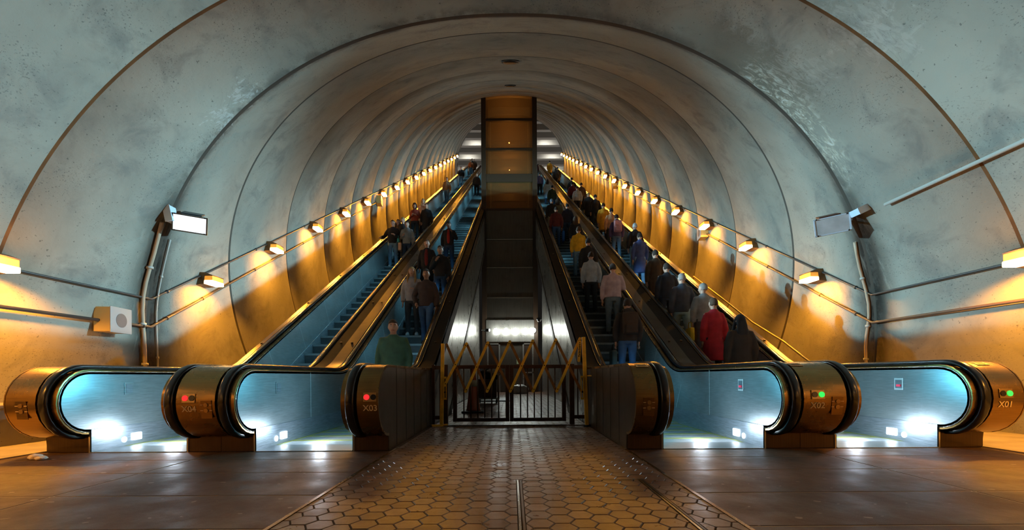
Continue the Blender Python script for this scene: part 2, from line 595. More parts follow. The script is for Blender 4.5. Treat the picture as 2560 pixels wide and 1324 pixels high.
def copy_tree(o, parent=None):
    c = o.copy(); COL.objects.link(c)
    if parent is not None:
        c.parent = parent
    for ch in list(o.children):
        copy_tree(ch, c)
    return c


# ------------------------------------------------------------------ the vault
VA, VB, VN = 6.6, 6.15, 2.15
Y_BACK, Y_END, C_END = -9.0, 53.0, 52.3


def vault_profile(n=112):
    pts = []
    for i in range(n + 1):
        t = PI * (1 - i / n)
        c, s_ = math.cos(t), math.sin(t)
        pts.append((VA * math.copysign(abs(c) ** (2 / VN), c), VB * max(0.0, s_) ** (2 / VN)))
    return [(-VA, -2.6), (-VA, -1.2)] + pts + [(VA, -1.2), (VA, -2.6)]


def fold_y(zp):
    return 8.0 - 0.268 * zp


def wall_x(zp):
    return VA * (1 - (max(0.0, zp) / VB) ** VN) ** (1 / VN)


def incl(x, zp, c):
    """point of the inclined vault: profile point and ring distance c along the slope"""
    s_ = c - 0.268 * zp
    return (x, fold_y(zp) + s_ * C30, zp + s_ * S30)


PROF = vault_profile()
# rows: (function of profile point -> position, radial push, material of the strip that follows)
NEAR = 5.2
rows = []


def hrow(y, push, m):
    rows.append((lambda x, z, y=y: (x, y, z), push, m))


def frow(off, push, m):
    rows.append((lambda x, z, off=off: (x, fold_y(z) + off, z), push, m))


def crow(c, push, m):
    rows.append((lambda x, z, c=c: incl(x, z, c), push, m))


hrow(Y_BACK, 0, M_CONC); hrow(-4, 0, M_CONC); hrow(0.0, 0, M_CONC); hrow(2.4, 0, M_CONC)
hrow(NEAR - 0.02, 0, M_RUST); hrow(NEAR - 0.008, 0.03, M_RUST); hrow(NEAR + 0.008, 0.03, M_RUST); hrow(NEAR + 0.02, 0, M_CONC)
frow(-0.75, 0, M_CONC)
frow(-0.03, 0, M_JOINT); frow(-0.018, 0.04, M_JOINT); frow(0.018, 0.04, M_JOINT); frow(0.03, 0, M_CONC)
RING = [3.0 + 2.84 * k for k in range(18)]
crow(1.85, 0, M_CONC)
for k, c in enumerate(RING):
    w = 0.022 if k % 3 else 0.035
    crow(c - w, 0, M_JOINT); crow(c - w * 0.5, 0.03, M_JOINT); crow(c + w * 0.5, 0.03, M_JOINT); crow(c + w, 0, M_CONC)
    crow(c + 1.42, 0, M_CONC)
crow(C_END, 0, M_CONC)


def vault_part(i0, i1, name, label):
    mb = MB()
    grid = []
    for fn, push, m in rows:
        line = []
        for i in range(i0, i1 + 1):
            x, z = PROF[i]
            if push:
                k = 1 + push / 6.2
                x, z2 = x * k, (z * k if z > 0 else z)
            else:
                z2 = z
            # pieces lower than the floor only matter along the slope
            line.append(mb.bm.verts.new(fn(x, z2)))
        grid.append(line)
    for r in range(len(rows) - 1):
        m = rows[r][2]
        for i in range(len(grid[0]) - 1):
            mb.face([grid[r][i], grid[r][i + 1], grid[r + 1][i + 1], grid[r + 1][i]], m, True)
    return struct(mb, name, label)


# split at the height of the conduit
iL = max(i for i in range(len(PROF) // 2) if PROF[i][1] <= 2.25)
iR = len(PROF) - 1 - iL
vault_part(0, iL, 'wall_left', 'grey concrete lower wall of the tunnel behind the left escalator')
vault_part(iL, iR, 'ceiling', 'vaulted stained concrete tunnel ceiling with ring joints')
vault_part(iR, len(PROF) - 1, 'wall_right', 'grey concrete lower wall of the tunnel behind the right escalator')

# back wall far behind the camera
mb = MB(); mb.box(-7.5, 7.5, Y_BACK - 0.3, Y_BACK - 0.02, -0.2, 7, M_HALLC); struct(mb, 'wall_back')

# kerb ledge along the left wall
mb = MB()
mb.bbox(-6.95, -5.98, -8.5, 7.6, -0.05, 0.47, M_CONC, 0.015)
mb.bbox(-6.95, -5.95, -8.5, 7.6, 0.455, 0.50, M_CURB, 0.012)
struct(mb, 'trim_1', 'low concrete ledge at the foot of the left wall')

# ------------------------------------------------------------------ floor
HX0, HX1 = -1.30, 1.235
mb = MB()
ys = [-8.9, -4.5, -2.0, -0.2, 1.05, 2.27, 2.92, 3.62, 4.20, 4.66]
for side in (-1, 1):
    xs = sorted([HX0 if side < 0 else HX1, side * 3.14, side * 5.1])
    for a, b_ in zip(xs, xs[1:]):
        for y0, y1 in zip(ys, ys[1:]):
            g_ = 0.008
            mb.bbox(a + g_, b_ - g_, y0 + g_, y1 - g_, -0.12, 0.0, M_SLAB, 0.004)
        # joints seen as light thin lines
    mb.box(xs[0], xs[-1], ys[0], ys[-1], -0.14, -0.0025, M_SLABJOINT)
    x0, x1 = sorted((side * 5.1, side * 6.95))
    mb.bbox(x0 + 0.004, x1, -8.9, 7.9, -0.14, 0.012, M_CURB, 0.004)
# metal edge strips along the tiled lane
for x in (HX0, HX1):
    mb.box(x - 0.012, x + 0.012, -8.9, 4.9, -0.05, 0.004, M_BRONZE)
struct(mb, 'floor', 'dark brown granite slab floor with light joints')

mb = MB()
bm = mb.bm
W, H = 0.160, 0.142
lay = bm.verts.layers.float.new('tint')
mb.box(HX0 - 0.35, HX1 + 0.35, -8.9, 22.2, -0.2, -0.006, M_GROUT)
HAT = (0.05, 0.985, -1.0, 3.3)     # floor hatch x0 x1 y0 y1
ncol = int((HX1 - HX0 + 0.7) / (W * 0.75)) + 2
rnd = random.Random(3)


def clip_poly(poly, axis, val, keep_less):
    out = []
    for i in range(len(poly)):
        a, b_ = poly[i], poly[(i + 1) % len(poly)]
        ina = (a[axis] <= val) == keep_less or a[axis] == val
        inb = (b_[axis] <= val) == keep_less or b_[axis] == val
        if ina:
            out.append(a)
        if ina != inb:
            t = (val - a[axis]) / (b_[axis] - a[axis])
            out.append((a[0] + t * (b_[0] - a[0]), a[1] + t * (b_[1] - a[1])))
    return out


def put_tile(poly, tint):
    if len(poly) < 3:
        return
    cx = sum(p[0] for p in poly) / len(poly); cy = sum(p[1] for p in poly) / len(poly)
    lo = []; hi = []
    dz = rnd.uniform(-0.0012, 0.0012)
    for p in poly:
        d = Vector((p[0] - cx, p[1] - cy)); L = d.length
        if L < 0.012:
            return
        a = bm.verts.new((cx + d.x * (L - 0.003) / L, cy + d.y * (L - 0.003) / L, -0.006))
        b2 = bm.verts.new((cx + d.x * (L - 0.007) / L, cy + d.y * (L - 0.007) / L, 0.0 + dz))
        a[lay] = tint; b2[lay] = tint
        lo.append(a); hi.append(b2)
    mb.face(hi, M_TILE)
    n = len(poly)
    for i in range(n):
        mb.face([lo[i], lo[(i + 1) % n], hi[(i + 1) % n], hi[i]], M_TILE)


for ci in range(ncol):
    cx = HX0 - 0.35 + ci * W * 0.75
    j = 0
    y = -2.0 + (H / 2 if ci % 2 else 0)
    while y < 21.7:
        poly = [(cx + W / 2, y), (cx + W / 4, y + H / 2), (cx - W / 4, y + H / 2), (cx - W / 2, y), (cx - W / 4, y - H / 2), (cx + W / 4, y - H / 2)]
        tint = rnd.random() ** 1.3
        lox, hix = (HX0 + 0.012, HX1 - 0.012) if y < 9.3 else (HX0 - 0.3, HX1 + 0.3)
        if not (hix > cx - W / 2 and lox < cx + W / 2):
            y += H; continue
        if cx - W / 2 < lox:
            poly = clip_poly(poly, 0, lox, False)
        if poly and cx + W / 2 > hix:
            poly = clip_poly(poly, 0, hix, True)
        if y < HAT[3] + H and poly:
            for hx in (HAT[0], HAT[1]):
                if cx - W / 2 < hx < cx + W / 2 and y < HAT[3]:
                    a_ = clip_poly(poly, 0, hx - 0.022, True)
                    put_tile(a_, tint)
                    poly = clip_poly(poly, 0, hx + 0.022, False)
        put_tile(poly, tint)
        y += H
struct(mb, 'floor', 'reddish hexagonal tile lane in the middle of the floor')

# frame of the floor hatch in the tiles
mb = MB()
for hx in (HAT[0], HAT[1]):
    mb.box(hx - 0.018, hx - 0.004, HAT[2], HAT[3], -0.03, 0.003, M_TRIM)
    mb.box(hx + 0.004, hx + 0.018, HAT[2], HAT[3], -0.03, 0.001, M_BOLT)
mb.box(HAT[0], HAT[1], HAT[3] - 0.014, HAT[3] + 0.004, -0.03, 0.001, M_BOLT)
struct(mb, 'trim_2', 'metal frame of the floor hatch in the tiles')

# ------------------------------------------------------------------ escalators
ZC, YC, YB, RB = 0.55, 4.66, 7.41, 1.7
Y_TOP, Y_FLATEND = 48.4, 50.4
YN = 7.15                                        # where the line of step noses leaves the floor


def path(front=True, y_from=YC, y_to=None):
    """stations (Y, Z, nY, nZ) of the balustrade centre line, with normals; offsets are taken along the normal"""
    st = []
    if front:
        for k in range(0, 15):
            a = -PI / 2 + PI * k / 14
            st.append((YC, ZC, -math.cos(a), math.sin(a)))
    ya = YB - RB * math.tan(PI / 12)
    for y in (5.2, 5.8, 6.4):
        if y > y_from:
            st.append((y, ZC, 0, 1))
    for k in range(0, 9):
        a = PI / 6 * k / 8
        st.append((ya + RB * math.sin(a), ZC + RB * (1 - math.cos(a)), -math.sin(a), math.cos(a)))
    y0 = st[-1][0]; z0 = st[-1][1]
    for k in range(1, 14):
        y = y0 + (Y_TOP - 0.5 - y0) * k / 13
        st.append((y, z0 + (y - y0) * T30, -0.5, C30))
    yl, zl = st[-1][0], st[-1][1]
    r2 = 1.87
    for k in range(1, 7):
        a = PI / 6 * (1 - k / 6)
        st.append((yl + r2 * (0.5 - math.sin(a)), zl + r2 * (math.cos(a) - C30), -math.sin(a), math.cos(a)))
    st.append((Y_FLATEND, st[-1][1], 0, 1))
    return st


ST_FRONT = path(True)
ST_BODY = path(False)
Z_TOPL = ST_BODY[-1][1] - ZC                      # upper landing height


def off(s_, r):
    return (s_[0] + s_[2] * r, s_[1] + s_[3] * r)


def sweep(mb, stations, corners, m, smooth=True, cap=True):
    """corners: list of (x, r); closed ring swept along the stations"""
    rings = []
    for s_ in stations:
        ring = []
        for x, r in corners:
            y, z = off(s_, r)
            ring.append(mb.bm.verts.new((x, y, z)))
        rings.append(ring)
    n = len(corners)
    for a, b in zip(rings, rings[1:]):
        for k in range(n):
            mb.face([a[k], a[(k + 1) % n], b[(k + 1) % n], b[k]], m, smooth)
    if cap:
        mb.face(rings[0], m); mb.face(list(reversed(rings[-1])), m)
    return rings


def rect(x0, x1, r0, r1):
    return [(x0, r0), (x1, r0), (x1, r1), (x0, r1)]


def flat_rect(mb, stations, x0, x1, r0, r1, m):
    """swept rectangle with its own verts per side, so that edges stay crisp"""
    for a, b in (((x0, r1), (x1, r1)), ((x0, r0), (x1, r0)), ((x0, r0), (x0, r1)), ((x1, r0), (x1, r1))):
        prev = None
        for s_ in stations:
            ya, za = off(s_, a[1]); yb, zb = off(s_, b[1])
            cur = (mb.bm.verts.new((a[0], ya, za)), mb.bm.verts.new((b[0], yb, zb)))
            if prev:
                mb.face([prev[0], prev[1], cur[1], cur[0]], m, True)
            prev = cur


def stadium_plate(mb, x, r_lo, r_hi, m, thick, inward, z_floor=None, front=True, stations=None):
    """vertical plate in the plane x: rounded front end, then the band r_lo..r_hi along the slope"""
    bm_ = mb.bm
    for xx in (x, x + inward * thick):
        top = []; bot = []
        if front:
            c = bm_.verts.new((xx, YC, ZC))
            arc = []
            for k in range(0, 21):
                a = -PI / 2 + PI * k / 20
                arc.append(bm_.verts.new((xx, YC - r_hi * math.cos(a), ZC + r_hi * math.sin(a))))
            for a, b in zip(arc, arc[1:]):
                mb.face([c, a, b], m)
        sts = stations or [(YC, ZC, 0, 1)] + ST_BODY
        prev = None
        for s_ in sts:
            y1, z1 = off(s_, r_hi)
            if s_[0] == YC:
                y0, z0 = off(s_, -r_hi)
            else:
                y0, z0 = off(s_, r_lo)
            cur = (bm_.verts.new((xx, y0, z0)), bm_.verts.new((xx, y1, z1)))
            if prev:
                mb.face([prev[0], cur[0], cur[1], prev[1]], m)
            prev = cur


def handrail(mb, xc, r=0.405, w=0.045, h=0.028):
    prof = []
    for k in range(14):
        a = 2 * PI * k / 14
        prof.append((xc + w * math.copysign(abs(math.cos(a)) ** 0.7, math.cos(a)), r - 0.028 + h * math.copysign(abs(math.sin(a)) ** 0.7, math.sin(a))))
    st = [(5.02, ZC, 0, -1), (4.84, ZC, 0, -1)] + ST_FRONT
    sweep(mb, st, prof, M_RUBBER)


def newel_point(r, phi, x):
    """point on the round newel front, phi up from the horizontal"""
    return Vector((x, YC - r * math.cos(phi), ZC + r * math.sin(phi)))


def newel_frame(r, phi, x):
    """matrix: local x = scene x, local y = up the drum, local z = outwards"""
    o = newel_point(r, phi, x)
    out = Vector((0, -math.cos(phi), math.sin(phi)))
    up = Vector((0, math.sin(phi), math.cos(phi)))
    return Matrix(((1, up.x, out.x, o.x), (0, up.y, out.y, o.y), (0, up.z, out.z, o.z), (0, 0, 0, 1)))


def text_mesh(name, body, size, M, m, parent):
    cu = bpy.data.curves.new(name, 'FONT')
    cu.body = body; cu.size = size; cu.align_x = 'CENTER'; cu.align_y = 'CENTER'
    cu.extrude = 0.002; cu.offset = 0.0012
    t = bpy.data.objects.new('tmp', cu)
    COL.objects.link(t)
    bpy.context.view_layer.update()
    me = bpy.data.meshes.new_from_object(t.evaluated_get(bpy.context.evaluated_depsgraph_get()))
    bpy.data.objects.remove(t); bpy.data.curves.remove(cu)
    me.transform(M)
    me.materials.clear(); me.materials.append(m)
    o = bpy.data.objects.new(name, me)
    COL.objects.link(o)
    if parent is not None:
        o.parent = parent
        o.matrix_parent_inverse = parent_world(parent).inverted()
    return o


def nose_z(y):
    d = (y - YN) * T30
    return max(0.006, d if d > 0.18 else (0.0 if d < -0.18 else (d + 0.18) ** 2 / 0.72))


def side(esc, s_, xl, xo, seam_label, centre_side, outer_side):
    """one balustrade: s_ = -1 left or +1 right of the lane; xl lane face, xo far face (middle of the shared deck or outer face)"""
    d = s_                                                         # outward direction from the lane
    # inner steel panel with seams
    mb = MB()
    stadium_plate(mb, xl, -0.30, 0.33, M_PANEL, 0.012, d)
    y = 5.95
    while y < Y_TOP - 1:
        # seam lines square to the run
        for s2 in (0,):
            if y < 6.9:
                p0, p1 = (y, 0.25), (y, 0.87)
            else:
                bz = ZC + (y - YB) * T30
                p0 = (y + 0.5 * 0.30, bz - 0.30 * C30); p1 = (y - 0.5 * 0.33, bz + 0.33 * C30)
            a = Vector((xl - d * 0.002, *p0)); b = Vector((xl - d * 0.002, *p1))
            t = (b - a).normalized(); n = Vector((0, -t.z, t.y)) * 0.004
            mb.quad([a + n, a - n, b - n, b + n], M_SEAM)
        y += 1.15 if y < 9 else 1.24
    mb.build('balustrade_panel', esc)
    # bronze rim that frames the panel at the newel, bright bead on its inside
    mb = MB()
    flat_rect(mb, ST_FRONT, *sorted((xl, xl + d * 0.052)), 0.30, 0.352, M_BRONZE)
    sweep(mb, ST_FRONT, rect(*sorted((xl - d * 0.004, xl + d * 0.006)), 0.322, 0.334), M_TRIM)
    mb.build('panel_rim', esc)
    # handrail
    mb = MB()
    handrail(mb, xl + d * 0.100)
    mb.build('handrail', esc, 'black rubber moving handrail')
    # handrail guide below the rubber
    mb = MB()
    flat_rect(mb, ST_FRONT, *sorted((xl + d * 0.052, xl + d * 0.176)), 0.27, 0.335, M_BLACK)
    mb.build('handrail_guide', esc)
    # deck / newel cover
    mb = MB()
    a, b = sorted((xl + d * 0.174, xo))
    flat_rect(mb, [q for q in ST_FRONT if q[0] < (7.3 if outer_side and abs(xo) > 4 else 99)], a, b, 0.28, 0.383, M_BRONZE)
    mb.build('newel_cover', esc)
    mb = MB()
    wallside = outer_side and abs(xo) > 4
    xd = xl + d * 0.25 if wallside else xo                    # the deck next to the wall narrows on the slope
    a, b = sorted((xl + d * 0.160, xd))
    flat_rect(mb, [q for q in ST_BODY if q[0] > (7.0 if wallside else 6.6)], a, b, 0.37, 0.387, M_DECKD if (outer_side and abs(xo) < 2) or abs(xl) in (3.53, 3.512) else M_DECK)
    # small stop knobs on the deck
    k = 8.4
    while k < 46:
        bz = ZC + (k - YB) * T30
        cx = (a + b) / 2
        mb.disc((cx, k - 0.5 * 0.387, bz + 0.387 * C30), (0, -0.5, C30), 0.022, 0.02, M_BRONZED, 8)
        k += 1.9 if k < 16 else 3.8
    mb.build('deck_cover', esc)
    # skirt below the panel
    mb = MB()
    x0, x1 = sorted((xl - d * 0.012, xl + d * 0.01))
    flat_rect(mb, [(4.66, ZC, 0, 1), (5.2, ZC, 0, 1)] + ST_BODY[1:], x0, x1, -0.80, -0.30, M_SKIRT)
    mb.build('skirt_panel', esc)
    # pedestal under the newel
    mb = MB()
    a, b = sorted((xl + d * 0.002, xo))
    mb.bbox(a, b, 4.66, 5.6, 0.0, 0.235, M_BRONZED, 0.006)
    mb.box(*sorted((xl - d * 0.004, xl + d * 0.012)), 4.652, 4.662, 0.0, 0.235, M_TRIM)
    mb.build('newel_base', esc)
    if outer_side:
        # solid side face: rounded newel end, flat run, then the band under the deck
        mb = MB()
        stadium_plate(mb, xo + d * 0.006, -0.60, 0.372, M_BRONZED, 0.005, -d, stations=[(YC, ZC, 0, 1), (YC + 0.02, ZC, 0, 1)] + [q for q in ST_BODY if q[0] < 7.2])
        for ysm in (4.98, 5.42, 5.86, 6.3, 6.74):
            mb.box(*sorted((xo + d * 0.001, xo + d * 0.009)), ysm, ysm + 0.008, 0.02, 0.90, M_BLACK)
        flat_rect(mb, [q for q in ST_FRONT if q[0] < 7.1], *sorted((xo - d * 0.002, xo + d * 0.010)), 0.358, 0.386, M_BRONZE)
        flat_rect(mb, [q for q in ST_BODY if q[0] > 6.9], *sorted((xd, xd - d * 0.012)), -0.5 if wallside else 0.02, 0.375, M_DECKD)
        mb.build('side_cladding', esc)


M_DECKD = brushed('dark_deck_bronze', (0.022, 0.015, 0.010), 0.7, 0.0, scratch=0.15)
M_DECKD.node_tree.nodes['Principled BSDF'].inputs['Specular IOR Level'].default_value = 0.15


def detail_right(esc, text, xc, lit, m_lit):
    """signal plate with number below on the right newel"""
    R = 0.383
    F = newel_frame(R, 0.13, xc)
    mb = MB()
    mb.bbox(-0.066, 0.066, -0.046, 0.046, -0.004, 0.006, M_PLATE, 0.003, F)
    pl = mb.build('signal_plate', esc)
    for sx, lm in ((-0.034, lit[0]), (0.034, lit[1])):
        mb = MB()
        mb.disc(F @ Vector((sx, 0, 0.004)), F.to_3x3() @ Vector((0, 0, 1)), 0.028, 0.008, lm, 18)
        mb.build('signal_lens', pl, 'lit signal lens' if lm is not M_OFFL else 'dark signal lens')
    text_mesh('number_lettering', text, 0.085, newel_frame(R + 0.001, -0.16, xc), M_TEXT, esc)


def detail_left(esc, xc):
    R = 0.383
    F = newel_frame(R, -0.12, xc)
    mb = MB()
    mb.bbox(-0.055, 0.055, -0.11, 0.075, -0.004, 0.003, M_BRONZE, 0.002, F)
    pl = mb.build('key_switch_plate', esc)
    for dy in (0.028, -0.028):
        mb = MB()
        mb.disc(F @ Vector((0, dy, 0.002)), F.to_3x3() @ Vector((0, 0, 1)), 0.021, 0.010, M_PLATE, 16)
        mb.build('key_switch', pl)
        mb2 = MB()
        for sx in (-0.045, 0.045):
            mb2.box(sx - 0.014, sx + 0.014, dy - 0.003, dy + 0.003, 0.002, 0.005, M_TEXT, F)
        mb2.build('switch_mark', pl)


def plaque(esc, xc, phi, w=0.13, h=0.075):
    F = newel_frame(0.383, phi, xc)
    mb = MB()
    mb.box(-w / 2, w / 2, -h / 2, h / 2, 0.0, 0.003, M_LABEL, F)
    mb.box(-w / 2 + 0.01, w / 2 - 0.02, h / 2 - 0.022, h / 2 - 0.008, 0.003, 0.004, M_LABELT, F)
    for k in range(3):
        mb.box(-w / 2 + 0.02, w / 2 - 0.01 - 0.012 * k, h / 2 - 0.036 - k * 0.011, h / 2 - 0.031 - k * 0.011, 0.003, 0.004, M_LABELT, F)
    mb.build('notice_plaque', esc)


def stop_box(esc, x, d, red):
    y, z = 5.13, 0.68
    mb = MB()
    x0, x1 = sorted((x, x - d * 0.006))
    mb.bbox(x0, x1, y - 0.06, y + 0.06, z - 0.07, z + 0.07, M_STOPB if red else M_PANEL, 0.002)
    mb.box(*sorted((x - d * 0.006, x - d * 0.008)), y - 0.042, y + 0.045, z - 0.05, z + 0.05, M_SKIRT)
    st = mb.build('stop_switch_box', esc)
    if red:
        mb = MB()
        mb.box(*sorted((x - d * 0.008, x - d * 0.018)), y - 0.03, y + 0.02, z - 0.03, z - 0.005, M_STOPR)
        mb.build('stop_button', st, 'red emergency stop button')


def comb_lights(esc, x, d):
    y = 5.22
    mb = MB()
    mb.bbox(*sorted((x - d * 0.012, x - d * 0.022)), y - 0.065, y + 0.065, 0.06, 0.145, M_COMBL, 0.004)
    mb.build('comb_light', esc, 'glowing white light low in the skirt panel')
    mb = MB()
    mb.disc((x - d * 0.012, y - 0.17, 0.085), (-d, 0, 0), 0.035, 0.008, M_COMBS, 16)
    mb.build('comb_light', esc, 'small round glowing light in the skirt panel')
    lamp('POINT', 'comb_beam', (x - d * 0.42, y + 0.05, 0.17), 10.0, (0.75, 0.88, 1.0), 0.04)


def rail_lights(x, d, lane, w=15.0):
    """small lights under one rail of a lane, left out where a rider stands right beside the rail"""
    xl, xr = lane
    y = 5.2
    while y < 46:
        bz = ZC if y < 7 else ZC + (y - YB) * T30
        ny, nz = (0, 1) if y < 7 else (-0.5, C30)
        p = (x - d * 0.05, y + ny * 0.24, bz + nz * 0.24)
        if not any(xl < a < xr and abs(b - p[1]) < 0.62 for a, b in TAKEN):
            lamp('SPOT', 'rail_beam', p, w * 2.2 if y < 7 else (w * 1.15 if y < 20 else w * 1.8), CYAN if y < 7 else (0.26, 0.76, 1.0), 0.03,
                 (-d, 0.0 if y < 7 else 0.45, -0.72), spot=math.radians(150), blend=0.6)
        y += 2.3 if y < 7 else (1.35 if y < 20 else 3.0)


def escalator(xl, xr, xlo, xro, label, text, red_on, left_outer, right_outer, stop_side, going):
    esc = thing('escalator', label, 'escalator', ((xl + xr) / 2, YC, 0), 'escalators side by side in the sloping tunnel')
    side(esc, -1, xl, xlo, '', False, left_outer)
    side(esc, 1, xr, xro, '', False, right_outer)
    # comb plate and landing
    mb = MB()
    mb.box(xl + 0.012, xr - 0.012, 4.64, 5.045, -0.05, 0.008, M_COMB)
    mb.build('comb_plate', esc)
    # steps
    x0, x1 = xl + 0.016, xr - 0.016
    mb = MB()
    mb.box(x0, x1, 0, 0.398, -0.03, 0, M_STEP)
    mb.box(x0, x1, 0.012, 0.03, -0.235, -0.045, M_RISER)
    mb.box(x0, x1, -0.006, 0.03, -0.045, 0.001, M_NOSE)
    mb.box(x0 + 0.025, x1 - 0.025, 0.33, 0.394, -0.01, 0.002, M_YEL)
    mb.box(x0, x0 + 0.025, 0.0, 0.398, -0.01, 0.003, M_YEL)
    mb.box(x1 - 0.025, x1, 0.0, 0.398, -0.01, 0.003, M_YEL)
    step = mb.build('step', esc)
    base = step.matrix_parent_inverse.copy()
    n = 0
    y = 5.05
    first = True
    rest = []
    while y < Y_TOP - 0.5:
        z = nose_z(y)
        if first:
            o = step; first = False
        elif n < 98:
            o = step.copy(); COL.objects.link(o)
        else:
            rest.append((y, z)); y += 0.4; n += 1; continue
        o.parent = esc
        o.matrix_parent_inverse = base
        o.location = (0, y, z)
        y += 0.4; n += 1
    if rest:
        mb = MB()
        for y, z in rest:
            mb.box(x0, x1, y, y + 0.398, z - 0.03, z, M_STEP)
            mb.box(x0, x1, y + 0.012, y + 0.03, z - 0.235, z - 0.045, M_RISER)
            mb.box(x0, x1, y - 0.006, y + 0.03, z - 0.045, z + 0.001, M_NOSE)
        o = mb.build('step', esc)
        o['kind'] = 'stuff'
    # upper landing of this unit
    mb = MB()
    mb.box(xl, xr, Y_TOP - 0.6, Y_FLATEND + 1.0, Z_TOPL - 0.15, Z_TOPL, M_COMB)
    mb.build('landing_plate', esc)
    if red_on:
        lit = (M_REDL, M_OFFL)
    else:
        lit = (M_OFFL, M_GRNL)
    detail_right(esc, text, (xr + 0.148 + xro) / 2 + (0.045 if not right_outer or xr < 0 else -0.02), lit, None)
    detail_left(esc, (xl - 0.148 + xlo) / 2)
    comb_lights(esc, xl if stop_side < 0 else xr, stop_side)
    stop_box(esc, xl if stop_side < 0 else xr, stop_side, going == 'up')
    return esc


L4 = (-4.586, -3.53); L3 = (-2.795, -1.726); R2 = (1.63, 2.739); R1 = (3.512, 4.63)
MIDL = (-3.53 - 2.795) / 2; MIDR = (2.739 + 3.512) / 2
e4 = escalator(*L4, -5.064, MIDL, 'leftmost descending escalator, marked X04, with a red signal lit', 'X04', True, True, False, -1, 'down')
e3 = escalator(*L3, MIDL, -1.348, 'descending escalator left of the lift shaft, marked X03, red signal lit', 'X03', True, False, True, -1, 'down')
e2 = escalator(*R2, 1.248, MIDR, 'ascending escalator right of the lift shaft, marked X02, green signal lit', 'X02', False, True, False, 1, 'up')
e1 = escalator(*R1, MIDR, 5.116, 'rightmost ascending escalator against the wall, marked X01, green signal lit', 'X01', False, False, True, 1, 'up')
for e, xc in ((e2, (1.63 - 0.148 + 1.248) / 2), (e2, 2.98), (e1, 4.93)):
    plaque(e, xc, 1.18)

# sloping concrete plinths between the outer escalators and the walls
for s_, xo in ((-1, -5.08), (1, 5.13)):
    mb = MB()
    a, b = sorted((xo, s_ * 6.75))
    flat_rect(mb, [(7.3, 0.4, 0, 1)] + [q for q in ST_BODY if q[0] > 8.2], a, b, -1.6, -0.95, M_CONC)
    struct(mb, 'trim_%d' % (3 if s_ < 0 else 4), 'sloping concrete plinth between escalator and wall')
# truss cladding of the two inner escalators, facing the lift
TR0 = 9.1
for esc, xo, d in ((e3, -1.348, 1), (e2, 1.248, -1)):
    mb = MB()
    prev = None
    ys_ = [s_ for s_ in ST_BODY if s_[0] > 6.8]
    samples = []
    for s_ in ys_:
        y, z = off(s_, 0.03)
        samples.append((y, z))
    # resample the deck line in y
    yy = 7.3
    while yy < 47.5:
        for (ya, za), (yb, zb) in zip(samples, samples[1:]):
            if ya <= yy <= yb:
                zt = za + (zb - za) * (yy - ya) / (yb - ya)
        zb_ = max(0.0, (yy - TR0) * T30)
        cur = (mb.bm.verts.new((xo, yy, zb_)), mb.bm.verts.new((xo, yy, zt)))
        if prev:
            mb.face([prev[0], cur[0], cur[1], prev[1]], M_CLAD)
            if int((yy - 7.3) / 0.3) % 4 == 0:
                mb.box(*sorted((xo + d * 0.001, xo + d * 0.003)), yy, yy + 0.008, zb_, zt - 0.02, M_BRONZED)
        prev = cur
        yy += 0.3
    mb.build('truss_cladding', esc, 'vertically brushed steel truss cladding')
    mb = MB()
    p = [(TR0 - 0.25, -0.14), (47.5, (47.5 - TR0) * T30)]
    n = Vector((-0.5, C30))
    vs_ = []
    for x in (xo - d * 0.28, xo + d * 0.02):
        for (y, z) in p:
            for r in (0.0, -0.17):
                vs_.append(mb.bm.verts.new((x, y + n.x * r, z + n.y * r)))
    for ids in ((0, 1, 3, 2), (4, 6, 7, 5), (0, 2, 6, 4), (1, 5, 7, 3)):
        mb.face([vs_[i] for i in ids], M_FRAME)
    mb.build('truss_edge', esc, 'dark lower edge of the truss')

# inner walls below the trusses
for nm, x0, x1 in (('wall_inner_left', -1.75, -1.64), ('wall_inner_right', 1.54, 1.65)):
    mb = MB()
    y = 9.2
    while y < 21.7:
        h = (y + 1.2 - TR0) * T30 + 0.05
        mb.box(x0, x1, y + 0.004, min(y + 1.196, 21.72), 0, max(0.3, h), M_CLAD)
        y += 1.2
    struct(mb, nm, 'steel panelled wall under the escalator truss')

# ------------------------------------------------------------------ lift shaft
SX0, SX1, SY0, SY1, SZ = -1.50, 1.34, 21.8, 24.4, 16.2
Zm = [0.0, 2.53, 3.69, 4.81, 6.33, 7.76, 9.30, 10.9, 12.37, 13.88, 15.2]
lift = thing('lift_shaft', 'tall dark framed lift shaft with bronze glass between the escalators', 'lift', (0, SY0, 0))
for x in (SX0, SX1 - 0.24):
    for y in (SY0, SY1 - 0.24):
        mb = MB(); mb.bbox(x, x + 0.24, y, y + 0.24, 0, SZ + (0.6 if y > 22 else 0), M_FRAME, 0.012)
        mb.build('post', lift)
for k, z in enumerate(Zm[1:]):
    h = 0.20 if abs(z - 10.9) < 0.01 else (0.05 if z > 9 else 0.03)
    for nm, y0, y1 in (('front', SY0 + 0.03, SY0 + 0.18), ('back', SY1 - 0.18, SY1 - 0.05)):
        if nm == 'back' and z < 9:
            continue
        mb = MB(); mb.box(SX0 + 0.24, SX1 - 0.24, y0, y1, z - h, z + h, M_FRAME if z > 9 else M_SHAFTM)
        if z < 9:
            mb.box(SX0 + 0.24, SX1 - 0.24, y0 - 0.02, y0, z - 0.012, z + 0.012, M_TRIM)
        mb.build('crossbar', lift)
